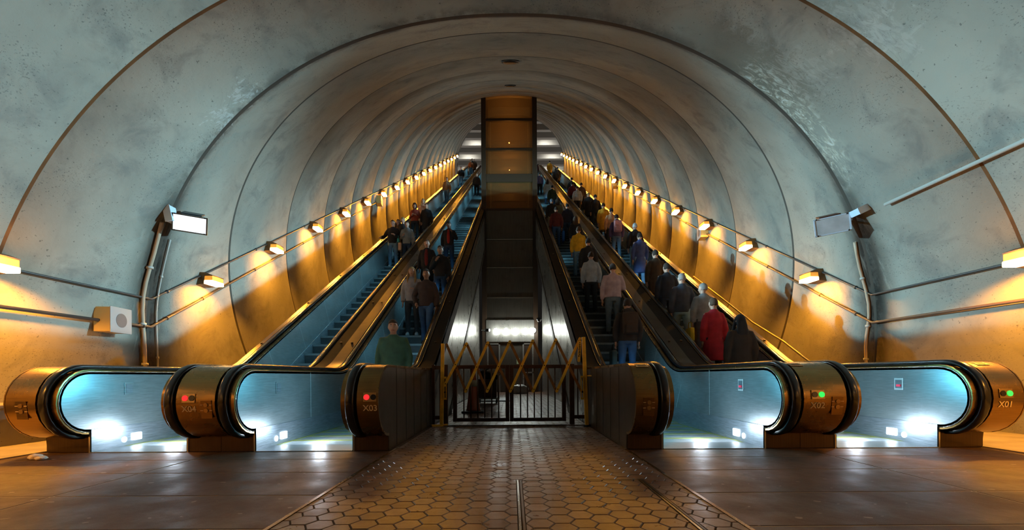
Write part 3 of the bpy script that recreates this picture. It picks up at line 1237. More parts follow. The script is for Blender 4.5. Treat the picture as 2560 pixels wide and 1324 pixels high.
for z0, z1 in zip(Zm[6:], Zm[7:]):
    for y in (SY0 + 0.09, SY1 - 0.11):
        mb = MB(); mb.box(SX0 + 0.24, SX1 - 0.24, y, y + 0.012, z0 + 0.04, z1 - 0.04, M_GLASS)
        mb.build('glass_panel', lift, 'tinted bronze glass panel')
    for x in (SX0 + 0.1, SX1 - 0.112):
        mb = MB(); mb.box(x, x + 0.012, SY0 + 0.24, SY1 - 0.24, z0 + 0.04, z1 - 0.04, M_GLASS)
        mb.build('glass_panel', lift, 'tinted bronze glass panel')
    # inner frame seen through the glass
    mb = MB()
    mb.box(SX0 + 0.34, SX0 + 0.40, SY1 - 0.4, SY1 - 0.3, z0, z1, M_HALLC); mb.box(SX1 - 0.40, SX1 - 0.34, SY1 - 0.4, SY1 - 0.3, z0, z1, M_HALLC)
    mb.build('guide_rail', lift)
for z0, z1 in zip(Zm[2:6], Zm[3:7]):
    mb = MB(); mb.bbox(SX0 + 0.24, SX1 - 0.24, SY0 + 0.07, SY0 + 0.13, z0 + 0.03, z1 - 0.03, M_SHAFTM, 0.006)
    mb.build('metal_panel', lift)
mb = MB(); mb.bbox(SX0 + 0.2, SX1 - 0.2, SY0 - 0.04, SY0 + 0.1, 2.55, 3.66, M_CLAD, 0.01)
mb.build('header_panel', lift, 'brushed steel header above the lift doors')
for x0, x1 in ((SX0 + 0.24, -0.60), (0.55, SX1 - 0.24)):
    mb = MB()
    for a, b, c_, e_ in ((x0, x0 + 0.07, 0, 2.5), (x1 - 0.07, x1, 0, 2.5), (x0, x1, 2.42, 2.5), (x0, x1, 0.95, 1.02)):
        mb.box(a, b, SY0 + 0.02, SY0 + 0.1, c_, e_, M_CLAD)
    fr = mb.build('side_frame', lift, 'grey steel frame beside the lift doors')
    mb = MB(); mb.box(x0 + 0.07, x1 - 0.07, SY0 + 0.05, SY0 + 0.07, 1.02, 2.42, M_OFFL); mb.build('pane', fr)
    mb = MB(); mb.box(x0 + 0.07, x1 - 0.07, SY0 + 0.05, SY0 + 0.08, 0.0, 0.95, M_FRAME); mb.build('lower_panel', fr)
for x0, x1 in ((-0.60, -0.027), (-0.023, 0.55)):
    mb = MB(); mb.bbox(x0, x1, SY0 + 0.11, SY0 + 0.15, 0.02, 2.5, M_SHAFTM, 0.005); mb.build('lift_door', lift, 'sliding metal lift door')
mb = MB(); mb.box(0.24, 0.40, SY0 + 0.10, SY0 + 0.11, 1.42, 1.72, mat('green_notice', (0.30, 0.33, 0.17), 0.5)); mb.build('notice', lift)
mb = MB(); mb.box(-1.05, -0.83, SY0 + 0.035, SY0 + 0.05, 1.10, 1.36, mat('yellow_notice', (0.50, 0.42, 0.16), 0.5)); mb.build('notice', lift)
mb = MB(); mb.box(SX0, SX1, SY0, SY1, SZ - 0.1, SZ, M_FRAME); mb.build('shaft_roof', lift)
mb = MB(); mb.box(SX0 + 0.05, SX1 - 0.05, SY0 + 0.2, SY1 - 0.05, 0, 9.2, M_FRAME); mb.build('shaft_core', lift)
for z in (11.5, 13.06, 14.66):  # fill lights added inside the shaft to brighten the glass
    lamp('POINT', 'shaft_fill', (-0.08, 23.1, z), 42, (1.0, 0.66, 0.32), 0.03)
gx = [-0.80, -0.30, 0.17, 0.68, 1.10]
gl_lab = ['leftmost', 'second from the left', 'middle', 'second from the right', 'rightmost']
for x, lb in zip(gx, gl_lab):
    t = thing('globe_light', 'round white light on the lift header, ' + lb + ' of five', 'light', (x, SY0 - 0.1, 3.12), 'round lights on the lift header')
    mb = MB(); mb.disc((x, SY0 - 0.042, 3.12), (0, -1, 0), 0.14, 0.03, M_TRIM, 20); mb.build('base', t)
    mb = MB(); mb.sphere((x, SY0 - 0.14, 3.12), 0.12, M_GLOBE, 16); mb.build('globe', t)
    lamp('POINT', 'globe_beam', (x, SY0 - 0.42, 3.12), 26, (0.92, 1.0, 0.94), 0.1)


def camera_thing(loc, label, dome):
    t = thing('security_camera', label, 'camera', loc)
    x, y, z = loc
    if dome:
        mb = MB(); mb.tube([(x + 0.12, y, z), (x, y, z)], 0.03, M_BLACK); mb.build('arm', t)
        mb = MB(); mb.lathe([(0.11, 0.08), (0.12, 0.0), (0.10, -0.02)], M_BLACK, loc); mb.build('housing', t)
        mb = MB(); mb.sphere((x, y, z - 0.02), (0.10, 0.10, 0.09), M_OFFL); mb.build('dome', t)
    else:
        mb = MB(); mb.tube([(x - 0.25, y + 0.1, z + 0.01), (x - 0.05, y, z)], 0.03, M_BLACK); mb.build('arm', t)
        mb = MB(); mb.tube([(x - 0.12, y + 0.05, z), (x + 0.12, y - 0.05, z)], 0.075, M_BLACK, 14); mb.build('housing', t)
        mb = MB(); mb.disc((x + 0.12, y - 0.05, z), (1, -0.5, 0), 0.055, 0.02, M_TRIM, 14); mb.build('lens', t)


camera_thing((-1.22, 20.9, 3.05), 'black bullet camera at the left end of the row of round lights', False)
camera_thing((1.33, 20.9, 3.55), 'dark dome camera on the right wall above the round lights', True)

# ------------------------------------------------------------------ wall fixtures


def frame_at(side, zp, y=None, c=None):
    """point on the vault surface and inward normal; side -1 or +1"""
    x = side * wall_x(zp)
    g = Vector((-side * (abs(x) / VA) ** (VN - 1) / VA, -(max(zp, 0.001) / VB) ** (VN - 1) / VB)).normalized()
    if c is None:
        return Vector((x, y, zp)), Vector((g.x, 0, g.y))
    s_ = c
    return Vector((x, fold_y(zp) + s_ * C30, zp + s_ * S30)), Vector((g.x, -g.y * S30, g.y * C30))


def sodium(side, p, label, far=False, big=1.0, en=30, group='orange lamps along the tunnel walls'):
    d = -side
    t = thing('wall_lamp', label, 'lamp', p, group)
    x, y, z = p
    L, Hh, D = 0.17 * big, 0.125 * big, 0.32 * big
    # housing: wedge fixed to the wall, sloping hood above the lens
    mb = MB()
    xw = x - d * 0.10
    prof = [(-0.02, -Hh), (-0.02, Hh), (0.16, Hh * 0.95), (D * 0.98, Hh * 0.52), (D * 0.98, Hh * 0.38), (0.16, Hh * 0.5), (0.14, -Hh * 0.9)]
    fr = [mb.bm.verts.new((xw + d * a, y - L, z + b)) for a, b in prof]
    bk = [mb.bm.verts.new((xw + d * a, y + L, z + b)) for a, b in prof]
    n = len(prof)
    mb.face(fr, M_HOUSE); mb.face(list(reversed(bk)), M_HOUSE)
    for i in range(n):
        mb.face([fr[i], fr[(i + 1) % n], bk[(i + 1) % n], bk[i]], M_HOUSE)
    mb.build('housing', t)
    mb = MB()
    mb.bbox(*sorted((xw + d * 0.141, xw + d * D * 0.97)), y - L * 0.96, y + L * 0.96, z - Hh * 0.30, z + Hh * 0.40, M_LENSA, 0.008)
    mb.build('upper_lens', t, 'amber glass side of the lamp')
    mb = MB()
    mb.bbox(*sorted((xw + d * 0.141, xw + d * D)), y - L * 0.99, y + L * 0.99, z - Hh * 0.88, z - Hh * 0.31, M_LENSW, 0.012)
    mb.build('lens', t, 'glowing lens of the lamp')
    lamp('SPOT', 'sodium_beam', (xw + d * (D * 1.25), y, z - Hh * 0.98), en * 1.9, SODIUM, 0.05, (-d * 0.28, 0, -1), spot=math.radians(152), blend=0.35)
    # what escapes sideways through the upper lens
    if y < 24:
        lamp('POINT', 'sodium_glow', (xw + d * (D + 0.06), y, z + 0.0), en * (0.035 if y > 8 else 0.09), SODIUM, 0.05)
    return t


ORD = ['first', 'second', 'third', 'fourth', 'fifth', 'sixth', 'seventh', 'eighth', 'ninth', 'tenth', 'eleventh', 'twelfth', 'thirteenth', 'fourteenth',
       'fifteenth', 'sixteenth', 'seventeenth', 'eighteenth', 'nineteenth', 'twentieth']
for side, nm, cnt in ((-1, 'left', 18), (1, 'right', 19)):
    for k in range(cnt):
        c = 2.05 + 2.72 * k
        p, n = frame_at(side, 2.08, c=c - 0.268 * 2.08)
        p = p + n * 0.10
        sodium(side, tuple(p), 'orange wall lamp on the %s slope, %s lamp up from the bottom' % (nm, ORD[k]), en=120 if k < 6 else 130)
    for k, y in enumerate((5.02, 2.3, -0.6, -3.6)):
        p, n = frame_at(side, 2.22, y=y)
        p = p + n * 0.10
        sodium(side, tuple(p), 'orange wall lamp in the level tunnel at the %s edge of the photo' % nm if k == 0 else 'orange wall lamp behind the viewpoint on the %s level wall, %s back' % (nm, ORD[k]), big=1.0, en=120)


def conduit(name, label, zp, side, offw, r, m, y0=-8.0, c1=50.5, y1=None, gap=None):
    """pipe along the wall: level, then up the slope"""
    t = thing(name, label, 'pipe', (0, 0, 0))
    pts = []
    if y0 is not None:
        for y in (y0, (y0 + fold_y(zp)) / 2):
            p, n = frame_at(side, zp, y=y); pts.append(p + n * offw)
    p, n = frame_at(side, zp, y=fold_y(zp)); pts.append(p + n * offw)
    if c1:
        k = 0.8
        while k < c1:
            p, n = frame_at(side, zp, c=k); pts.append(p + n * offw)
            k += 2.84 if k > 1 else 1.3
    if y1 is not None:
        pts = [frame_at(side, zp, y=y)[0] + frame_at(side, zp, y=y)[1] * offw for y in (y0, (y0 + y1) / 2, y1)]
    t.location = pts[0]
    mb = MB(); mb.tube(pts, r, m, 8); mb.build('pipe', t)
    # clips
    mb_n = 0
    for a, b in zip(pts, pts[1:]):
        mid = (a + b) / 2
        if mid.y > 26:
            break
        mb = MB(); mb.tube([mid - (b - a).normalized() * 0.015, mid + (b - a).normalized() * 0.015], r * 1.55, m, 8)
        mb.tube([mid, mid + Vector((side * (offw + 0.05), 0, -0.02))], 0.012, M_BLACK, 6)
        mb.build('pipe_clip', t)
    return t


conduit('conduit', 'thin dark conduit linking the orange lamps on the left wall', 2.18, -1, 0.03, 0.020, M_PIPE)
conduit('conduit', 'thin dark conduit linking the orange lamps on the right wall', 2.18, 1, 0.03, 0.020, M_PIPE)
conduit('wall_pipe', 'lower steel pipe on the left level wall leading to the speaker', 1.72, -1, 0.09, 0.025, M_PIPE, y0=-8, c1=None, y1=6.55)
conduit('wall_pipe', 'lower brown pipe climbing the left slope below the lamps', 1.72, -1, 0.06, 0.022, mat('brown_pipe', (0.12, 0.065, 0.035), 0.6, 0.2), y0=6.9)
conduit('wall_pipe', 'lower pipe on the right wall bending up the slope below the lamps', 1.72, 1, 0.06, 0.022, mat('brown_pipe', (0.12, 0.065, 0.035), 0.6, 0.2))
conduit('conduit', 'pale conduit running to the junction box high on the right wall', 3.38, 1, 0.06, 0.026, M_PIPEW, y0=-8, c1=None, y1=6.45)

# speakers
for side, zp, y, c, lb in ((-1, 1.72, 6.75, None, 'speaker box with round grey grille on the left wall pipe'),
                           (1, 1.70, None, 7.55, 'yellow lit speaker box under a lamp on the right slope'),
                           (-1, 1.75, None, 14.9, 'small speaker box on the left slope below the lamps'),
                           (1, 1.75, None, 21.2, 'small speaker box on the right slope below the lamps')):
    p, n = frame_at(side, zp, y=y, c=c)
    t = thing('wall_speaker', lb, 'speaker', p)
    d = -side
    Mx = Matrix.Translation(p + n * 0.02) @ Matrix.Rotation(math.radians(-8 * side), 4, 'Z')
    mb = MB(); mb.bbox(*sorted((-0.03 * d, 0.20 * d)), -0.21, 0.21, -0.19, 0.19, M_SPKS, 0.01, Mx); mb.build('speaker_case', t)
    mb = MB(); mb.bbox(*sorted((0.20 * d, 0.212 * d)), -0.22, 0.22, -0.20, 0.20, M_SPK, 0.004, Mx); mb.build('front_panel', t)
    mb = MB(); mb.disc(Mx @ Vector((0.211 * d, 0, 0)), Mx.to_3x3() @ Vector((d, 0, 0)), 0.11, 0.006, M_SPKG, 28); mb.build('speaker_grille', t)


# floodlights
def flood(center, normal, w, h, depth, body, face, label, roll, hood):
    t = thing('floodlight', label, 'floodlight', center)
    z = Vector(normal).normalized()
    x = Vector((0, 0, 1)).cross(z).normalized(); y = z.cross(x)
    R = Matrix((x, y, z)).transposed() @ Matrix.Rotation(roll, 3, 'Z')
    Mx = Matrix.Translation(center) @ R.to_4x4()
    mb = MB()
    b = mb.bm
    f = [b.verts.new(Mx @ Vector((sx * w / 2, sy * h / 2, 0))) for sx, sy in ((-1, -1), (1, -1), (1, 1), (-1, 1))]
    k = [b.verts.new(Mx @ Vector((sx * w * 0.36, sy * h * 0.40, -depth))) for sx, sy in ((-1, -1), (1, -1), (1, 1), (-1, 1))]
    mb.face(f, body); mb.face(list(reversed(k)), body)
    for i in range(4):
        mb.face([f[i], f[(i + 1) % 4], k[(i + 1) % 4], k[i]], body)
    mb.build('flood_housing', t)
    mb = MB()
    for a, b_, c_, e_ in ((-w / 2, w / 2, h / 2 - 0.018, h / 2), (-w / 2, w / 2, -h / 2, -h / 2 + 0.018), (-w / 2, -w / 2 + 0.018, -h / 2, h / 2), (w / 2 - 0.018, w / 2, -h / 2, h / 2)):
        mb.box(a, b_, c_, e_, 0, 0.014, M_TRIM if face is M_FLOODW else M_BOX, Mx)
    fr = mb.build('door_frame', t)
    for sx in (-1, 1):
        for sy in (-1, 1):
            mb = MB(); mb.disc(Mx @ Vector((sx * w * 0.42, sy * (h / 2 - 0.01), 0.012)), z, 0.012, 0.012, M_BLACK, 8); mb.build('clamp', fr)
    mb = MB(); mb.box(-w / 2 + 0.018, w / 2 - 0.018, -h / 2 + 0.018, h / 2 - 0.018, 0.002, 0.008, face, Mx)
    mb.build('flood_glass', t, 'bright glass of the floodlight')
    # bracket to the wall
    mb = MB()
    a = Mx @ Vector((0, h * 0.3, -depth * 0.8)); side = -1 if center[0] < 0 else 1
    mb.tube([a, a + Vector((side * 0.28, 0.08, 0.05))], 0.02, M_BLACK, 8)
    mb.bbox(-w * 0.30, w * 0.30, -0.012, 0.012, -depth - 0.12, -depth * 0.4, body, 0.004, Mx @ Matrix.Translation((0, h * 0.52, 0)) @ Matrix.Rotation(0.3, 4, 'X'))
    mb.build('bracket', t)
    return t


flood((-5.28, 7.05, 3.33), (0.42, -0.9, -0.12), 0.48, 0.28, 0.20, M_FLOODB, M_FLOODW, 'bright floodlight with glowing white face on the left wall', math.radians(-3), True)
flood((5.28, 7.05, 3.25), (-0.40, -0.9, -0.05), 0.50, 0.29, 0.17, M_FLOODR, M_FLOODD, 'dim floodlight with rusty case on the right wall', math.radians(6), True)
p, n = frame_at(-1, 3.5, y=6.98)
t = thing('junction_box', 'pale blue junction box beside the left floodlight', 'box', p)
Mx = Matrix.Translation(p + n * 0.07) @ Matrix.Rotation(math.radians(-12), 4, 'Y')
mb = MB(); mb.bbox(-0.05, 0.06, -0.07, 0.07, -0.125, 0.125, M_BOX, 0.008, Mx); mb.build('box_body', t)
mb = MB(); mb.bbox(-0.055, 0.065, -0.078, -0.068, -0.13, 0.13, M_BOX, 0.003, Mx); mb.build('box_cover', t)
p, n = frame_at(1, 3.45, y=6.85)
t = thing('junction_box', 'pale tilted junction box at the end of the right conduit', 'box', p)
Mx = Matrix.Translation(p + n * 0.07) @ Matrix.Rotation(math.radians(-25), 4, 'Y')
mb = MB(); mb.bbox(-0.10, 0.09, -0.09, 0.09, -0.05, 0.05, M_BOX, 0.006, Mx); mb.build('box_body', t)
mb = MB(); mb.bbox(-0.105, 0.095, -0.098, -0.088, -0.055, 0.055, M_BOX, 0.003, Mx); mb.build('box_cover', t)


def fold_cable(side, offs, r, m, label, z_hi, z_lo, wob=0.03):
    pts = []
    for k in range(13):
        zp = z_hi + (z_lo - z_hi) * k / 12
        if offs < 0:
            p, n = frame_at(side, zp, y=fold_y(zp) + offs + wob * math.sin(k * 0.9))
        else:
            p, n = frame_at(side, zp, c=offs + wob * math.sin(k * 0.9))
        pts.append(p + n * 0.035)
    t = thing('cable', label, 'cable', pts[0])
    mb = MB(); mb.tube(pts, r, m, 8); mb.build('cable_run', t)
    for i in (3, 7, 10):
        mb = MB(); mb.tube([pts[i] - Vector((0, 0, 0.02)), pts[i] + Vector((0, 0, 0.02))], r * 1.7, M_PIPEW, 8); mb.build('cable_clip', t)


fold_cable(-1, -0.14, 0.030, mat('tan_hose', (0.46, 0.36, 0.26), 0.5), 'thick pale hose down the fold of the left wall', 3.35, 0.6)
fold_cable(-1, 0.16, 0.015, M_PIPEW, 'thin grey cable down the fold of the left wall', 3.1, 0.7, 0.015)
fold_cable(1, 0.14, 0.024, mat('tan_hose', (0.46, 0.36, 0.26), 0.5), 'pale cable hanging down the fold of the right wall', 3.0, 0.6, 0.05)
# loose cable on the right plinth
pts = [Vector((5.72, 7.7, 0.72)), Vector((5.68, 8.2, 1.05)), Vector((5.62, 8.9, 1.5)), Vector((5.5, 9.8, 2.0)), Vector((5.42, 11.0, 2.75)), Vector((5.35, 12.6, 3.7))]
t = thing('cable', 'loose yellow cable lying along the right outer escalator edge', 'cable', pts[0])
mb = MB(); mb.tube(pts, 0.02, mat('yellow_cable', (0.6, 0.40, 0.10), 0.5), 8); mb.build('cable_run', t)

# ceiling roses in the crown of the vault
for c, lb in ((6.6, 'small dark round fitting in the vault crown, the nearer one'), (13.5, 'small dark round fitting in the vault crown, the farther one')):
    p = Vector(incl(0, VB, c)); n = Vector((0, S30, -C30))
    t = thing('ceiling_fitting', lb, 'fitting', p, 'fittings in the vault crown')
    mb = MB(); mb.disc(p - n * 0.02, n, 0.22, 0.06, M_BLACK, 24); mb.build('ring', t)
    mb = MB(); mb.disc(p + n * 0.04, n, 0.16, 0.02, M_HOUSE, 24); mb.build('cover', t)

# ------------------------------------------------------------------ gate, folding barrier, things in the alcove
GY = 7.15


def leaf(x0, x1, label, hinge):
    t = thing('gate_leaf', label, 'gate', ((x0 + x1) / 2, GY, 0), 'low brown gate leaves across the lift lobby')
    for a, b, z0, z1, nm in ((x0, x0 + 0.065, 0.05, 0.99, 'stile'), (x1 - 0.065, x1, 0.05, 0.99, 'stile')):
        mb = MB(); mb.bbox(a, b, GY - 0.03, GY + 0.03, z0, z1, M_GATE, 0.006); mb.build(nm, t)
    for z0, z1 in ((0.93, 0.99), (0.05, 0.11)):
        mb = MB(); mb.bbox(x0 + 0.065, x1 - 0.065, GY - 0.025, GY + 0.025, z0, z1, M_GATE, 0.006); mb.build('rail', t)
    n = 6
    for k in range(n):
        x = x0 + 0.065 + (x1 - x0 - 0.13) * (k + 1) / (n + 1)
        mb = MB(); mb.tube([(x, GY, 0.10), (x, GY, 0.94)], 0.011, M_GATE, 8); mb.build('bar', t)
    return t


leaf(-0.985, -0.045, 'left leaf of the low brown barred gate', -1)
leaf(-0.040, 0.895, 'right leaf of the low brown barred gate', 1)
for x0, x1, lb in ((-1.335, -1.07, 'narrow brown fence panel between X03 side wall and left gate leaf'), (0.955, 1.235, 'narrow brown fence panel between right gate leaf and X02 side wall')):
    t = thing('fence_panel', lb, 'fence', ((x0 + x1) / 2, GY, 0))
    for a, b in ((x0, x0 + 0.05), (x1 - 0.07, x1)) if x0 < 0 else ((x0, x0 + 0.08), (x1 - 0.03, x1)):
        mb = MB(); mb.bbox(a, b, GY - 0.035, GY + 0.035, 0, 1.0, M_GATE, 0.006); mb.build('post', t)
    for z in (0.95, 0.12):
        mb = MB(); mb.box(x0, x1, GY - 0.02, GY + 0.02, z - 0.03, z + 0.03, M_GATE); mb.build('rail', t)
    mb = MB(); mb.tube([((x0 + x1) / 2, GY, 0.1), ((x0 + x1) / 2, GY, 0.95)], 0.011, M_GATE, 8); mb.build('bar', t)
mb = MB(); mb.bbox(-1.34, 1.24, 6.93, 6.99, 0.0, 0.012, M_GATE, 0.003)
struct(mb, 'trim_5', 'dark threshold strip in front of the gate')

M_YBACK = mat('rear_slat_paint', (0.26, 0.105, 0.018), 0.55, var=0.3, scale=10)  # rear slats take a darker brown than the front ones
bar = thing('folding_barrier', 'yellow expanding lattice barrier standing in front of the brown gate', 'barrier', (0, 6.85, 0))


def slat(p, q, y, w, name, label=None, bolts=(0.04, 0.5, 0.96), m=M_YBAR):
    a = Vector((p[0], y, p[1])); b = Vector((q[0], y, q[1]))
    u = (b - a).normalized(); nn = Vector((0, 1, 0)); s_ = u.cross(nn)
    Mx = Matrix.Translation((a + b) / 2) @ Matrix((s_, nn, u)).transposed().to_4x4()
    L = (b - a).length / 2
    mb = MB()
    # flat bar with rounded ends
    prof = []
    for k in range(9):
        t_ = PI * k / 8
        prof.append((math.cos(t_) * w / 2, L + math.sin(t_) * w / 2))
    for k in range(9):
        t_ = PI + PI * k / 8
        prof.append((math.cos(t_) * w / 2, -L + math.sin(t_) * w / 2))
    f = [mb.bm.verts.new(Mx @ Vector((x, -0.004, z))) for x, z in prof]
    g_ = [mb.bm.verts.new(Mx @ Vector((x, 0.004, z))) for x, z in prof]
    mb.face(f, m); mb.face(list(reversed(g_)), m)
    for i in range(len(prof)):
        mb.face([f[i], f[(i + 1) % len(prof)], g_[(i + 1) % len(prof)], g_[i]], m)
    o = mb.build(name, bar, label)
    for fr in bolts:
        mb = MB(); mb.disc(a + (b - a) * fr - Vector((0, 0.004, 0)), (0, -1, 0), 0.009, 0.006, M_BOLT, 10); mb.build('rivet', o)
    return o


TOPS = [-1.055, -0.728, -0.383, -0.03, 0.335, 0.698, 1.075]
BOTS = [-1.085, -0.745, -0.40, -0.03, 0.332, 0.705, 1.10]
for k in range(1, 7):
    yy = 6.93 - 0.025 * k
    zt = 1.318 + 0.012 * k
    slat((TOPS[k], zt), (BOTS[k - 1], 0.56 if k > 1 else 0.66), yy - 0.012, 0.042, 'lattice_slat')
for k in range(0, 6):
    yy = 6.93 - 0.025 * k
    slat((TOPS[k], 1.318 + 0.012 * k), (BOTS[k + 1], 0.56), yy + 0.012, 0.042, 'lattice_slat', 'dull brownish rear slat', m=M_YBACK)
for (xt, zt), (xb, zb), y, nm in (((-1.118, 1.337), (-1.146, 0.03), 6.95, 'left'), ((1.13, 1.41), (1.175, 0.03), 6.76, 'right')):
    mb = MB()
    a = Vector((xb, y, zb)); b = Vector((xt, y, zt)); u = (b - a).normalized()
    Mx = Matrix.Translation((a + b) / 2) @ Matrix((u.cross(Vector((0, 1, 0))) * -1, Vector((0, 1, 0)), u)).transposed().to_4x4()
    L = (b - a).length / 2
    mb.bbox(-0.027, 0.027, -0.027, 0.027, -L, L, M_YBAR, 0.004, Mx)
    o = mb.build('end_post', bar)
    mb = MB()
    F = Matrix.Translation(a) @ Matrix.Rotation(0.35 if xb < 0 else 0.9, 4, 'Z')
    mb.bbox(-0.16 if xb < 0 else -0.05, 0.10 if xb < 0 else 0.14, -0.03, 0.03, -0.03, 0.0, M_YBAR if xb < 0 else M_BLACK, 0.004, F)
    mb.build('foot', bar)
    # slotted bracket the lattice slides in
    sx = 1 if xb < 0 else -1
    xm = (xt + xb) / 2 + sx * 0.052
    mb = MB()
    for x0, x1, z0, z1 in ((xm - 0.026, xm - 0.010, 0.45, 0.78), (xm + 0.010, xm + 0.026, 0.45, 0.78), (xm - 0.026, xm + 0.026, 0.43, 0.46), (xm - 0.026, xm + 0.026, 0.77, 0.80)):
        mb.box(x0, x1, y - 0.045, y - 0.037, z0, z1, M_YBAR)
    br = mb.build('slotted_bracket', bar)
    mb = MB(); mb.disc((xm, y - 0.046, 0.55), (0, -1, 0), 0.016, 0.01, M_BOLT, 12); mb.build('bolt', br)
# carry handle and maker's strip at the right end
mb = MB(); mb.tube([(1.18, 6.76, 0.80), (1.255, 6.70, 0.80), (1.262, 6.69, 0.785), (1.262, 6.69, 0.63)], 0.011, M_YBAR, 8); mb.build('handle', bar)
o = slat((1.068, 1.335), (1.05, 1.04), 6.735, 0.045, 'hanging_link', bolts=(0.05,))
text_mesh('lettering', 'Porta-Guard', 0.040, Matrix.Translation((1.060, 6.729, 1.20)) @ Matrix.Rotation(PI / 2, 4, 'X') @ Matrix.Rotation(PI / 2 - 0.05, 4, 'Z'), M_BOLT, o)

# traffic cone
CX, CY_ = -0.86, 9.5
t = thing('traffic_cone', 'tall dirty orange traffic cone with black base behind the gate', 'cone', (CX, CY_, 0))
mb = MB(); mb.lathe([(0.17, 0.05), (0.15, 0.08), (0.045, 0.93), (0.05, 0.95), (0.05, 0.99), (0.03, 1.0)], M_CONE, (CX, CY_, 0)); mb.build('cone_body', t)
mb = MB(); mb.bbox(CX - 0.24, CX + 0.24, CY_ - 0.24, CY_ + 0.24, 0.0, 0.05, M_BLACK, 0.015); mb.build('base', t, 'black rubber base')
mb = MB(); mb.lathe([(0.093, 0.58), (0.078, 0.72)], M_CONEW, (CX, CY_, 0)); mb.build('sleeve', t, 'pale worn sleeve')
# hand cart
KX, KY = -0.72, 12.8
t = thing('hand_cart', 'brown board cart on wheels behind the traffic cone', 'cart', (KX, KY, 0))
mb = MB(); mb.bbox(KX - 0.28, KX + 0.26, KY - 0.25, KY + 0.25, 0.18, 0.72, M_CART, 0.01); mb.build('bin_body', t)
mb = MB(); mb.bbox(KX - 0.32, KX + 0.34, KY - 0.3, KY + 0.3, 0.13, 0.17, M_PIPEW, 0.008); mb.build('deck', t)
for sx in (-0.25, 0.26):
    for sy in (-0.22, 0.22):
        mb = MB(); mb.tube([(KX + sx - 0.02, KY + sy, 0.065), (KX + sx + 0.02, KY + sy, 0.065)], 0.062, M_BLACK, 14); mb.build('wheel', t)
mb = MB(); mb.tube([(KX + 0.31, KY - 0.2, 0.17), (KX + 0.31, KY - 0.2, 1.02), (KX + 0.31, KY + 0.2, 1.02), (KX + 0.31, KY + 0.2, 0.17)], 0.018, M_TRIM, 8); mb.build('handle', t)


def crumple(center, size, m, name, label, cat, seed, sub=3):
    t = bmesh.new(); bmesh.ops.create_icosphere(t, subdivisions=sub, radius=1)
    r = random.Random(seed)
    ax = [Vector((r.uniform(-1, 1), r.uniform(-1, 1), r.uniform(-1, 1))).normalized() for _ in range(14)]
    for v in t.verts:
        k = sum(0.16 * abs(math.sin(4.0 * v.co.dot(a) + i)) for i, a in enumerate(ax[:8])) / 1.0
        v.co = v.co * (0.65 + 0.45 * k)
        v.co = Vector((center[0] + v.co.x * size[0], center[1] + v.co.y * size[1], center[2] + max(-1 * size[2], v.co.z * size[2])))
        if v.co.z < 0.004 and center[2] < 0.3:
            v.co.z = 0.004
    mb = MB(); mb.add(t, m, None, smooth=False)
    return tag(mb.build(name), label, cat)


crumple((KX + 0.05, KY, 0.85), (0.30, 0.22, 0.17), M_CLOTH, 'cloth_bag', 'black bag lying on top of the brown cart', 'bag', 3)
crumple((KX + 0.24, KY - 0.2, 0.95), (0.24, 0.14, 0.11), M_BAGW, 'plastic_sheet', 'crumpled clear plastic draped over the black bag', 'plastic', 5)
crumple((0.33, 19.6, 0.13), (0.42, 0.25, 0.30), M_BAGW, 'plastic_bag', 'crumpled white plastic bag on the floor by the lift doors', 'bag', 9)
mb = MB(); mb.bbox(-1.2, -0.05, 13.6, 15.6, 0.0, 0.035, M_BLACK, 0.01)  # low black slab standing for a dark patch of floor
tag(mb.build('dark_floor_slab'), 'low black slab on the lobby floor behind the cart', 'mat')
crumple((-4.76, 4.28, 0.02), (0.06, 0.05, 0.035), M_PAPER, 'paper_scrap', 'crumpled pinkish paper scrap on the floor, lower left', 'litter', 11)
crumple((-4.66, 4.24, 0.02), (0.045, 0.045, 0.022), M_PAPER, 'paper_scrap', 'smaller torn paper scrap right of the crumpled one', 'litter', 12)

# ------------------------------------------------------------------ upper hall
HZ = Z_TOPL
mb = MB(); mb.box(-14, 14, Y_FLATEND + 0.4, 72, HZ - 0.3, HZ, M_SLAB); struct(mb, 'floor', 'floor of the upper hall')
mb = MB(); mb.box(-14, 14, 71, 71.3, HZ, HZ + 11, M_HALLC); struct(mb, 'wall_far', 'grey far wall of the upper hall')
for s_, nm in ((-1, 'wall_hall_left'), (1, 'wall_hall_right')):
    mb = MB(); mb.box(*sorted((s_ * 13.8, s_ * 14.2)), 53, 71.2, HZ - 0.2, HZ + 11, M_HALLC); struct(mb, nm)
CEIL = 33.9
mb = MB(); mb.box(-14, 14, 50.5, 71.2, CEIL + 0.9, CEIL + 1.2, M_HALLC); struct(mb, 'ceiling', 'grey ceiling of the upper hall')
k = 0
y = 53.6
while y < 71:
    mb = MB(); mb.box(-14, 14, y, y + 0.55, CEIL - 0.15, CEIL + 0.9, M_HALLB)
    struct(mb, 'trim_%d' % (6 + k), 'pale concrete ceiling beam of the upper hall')
    y += 1.9; k += 1
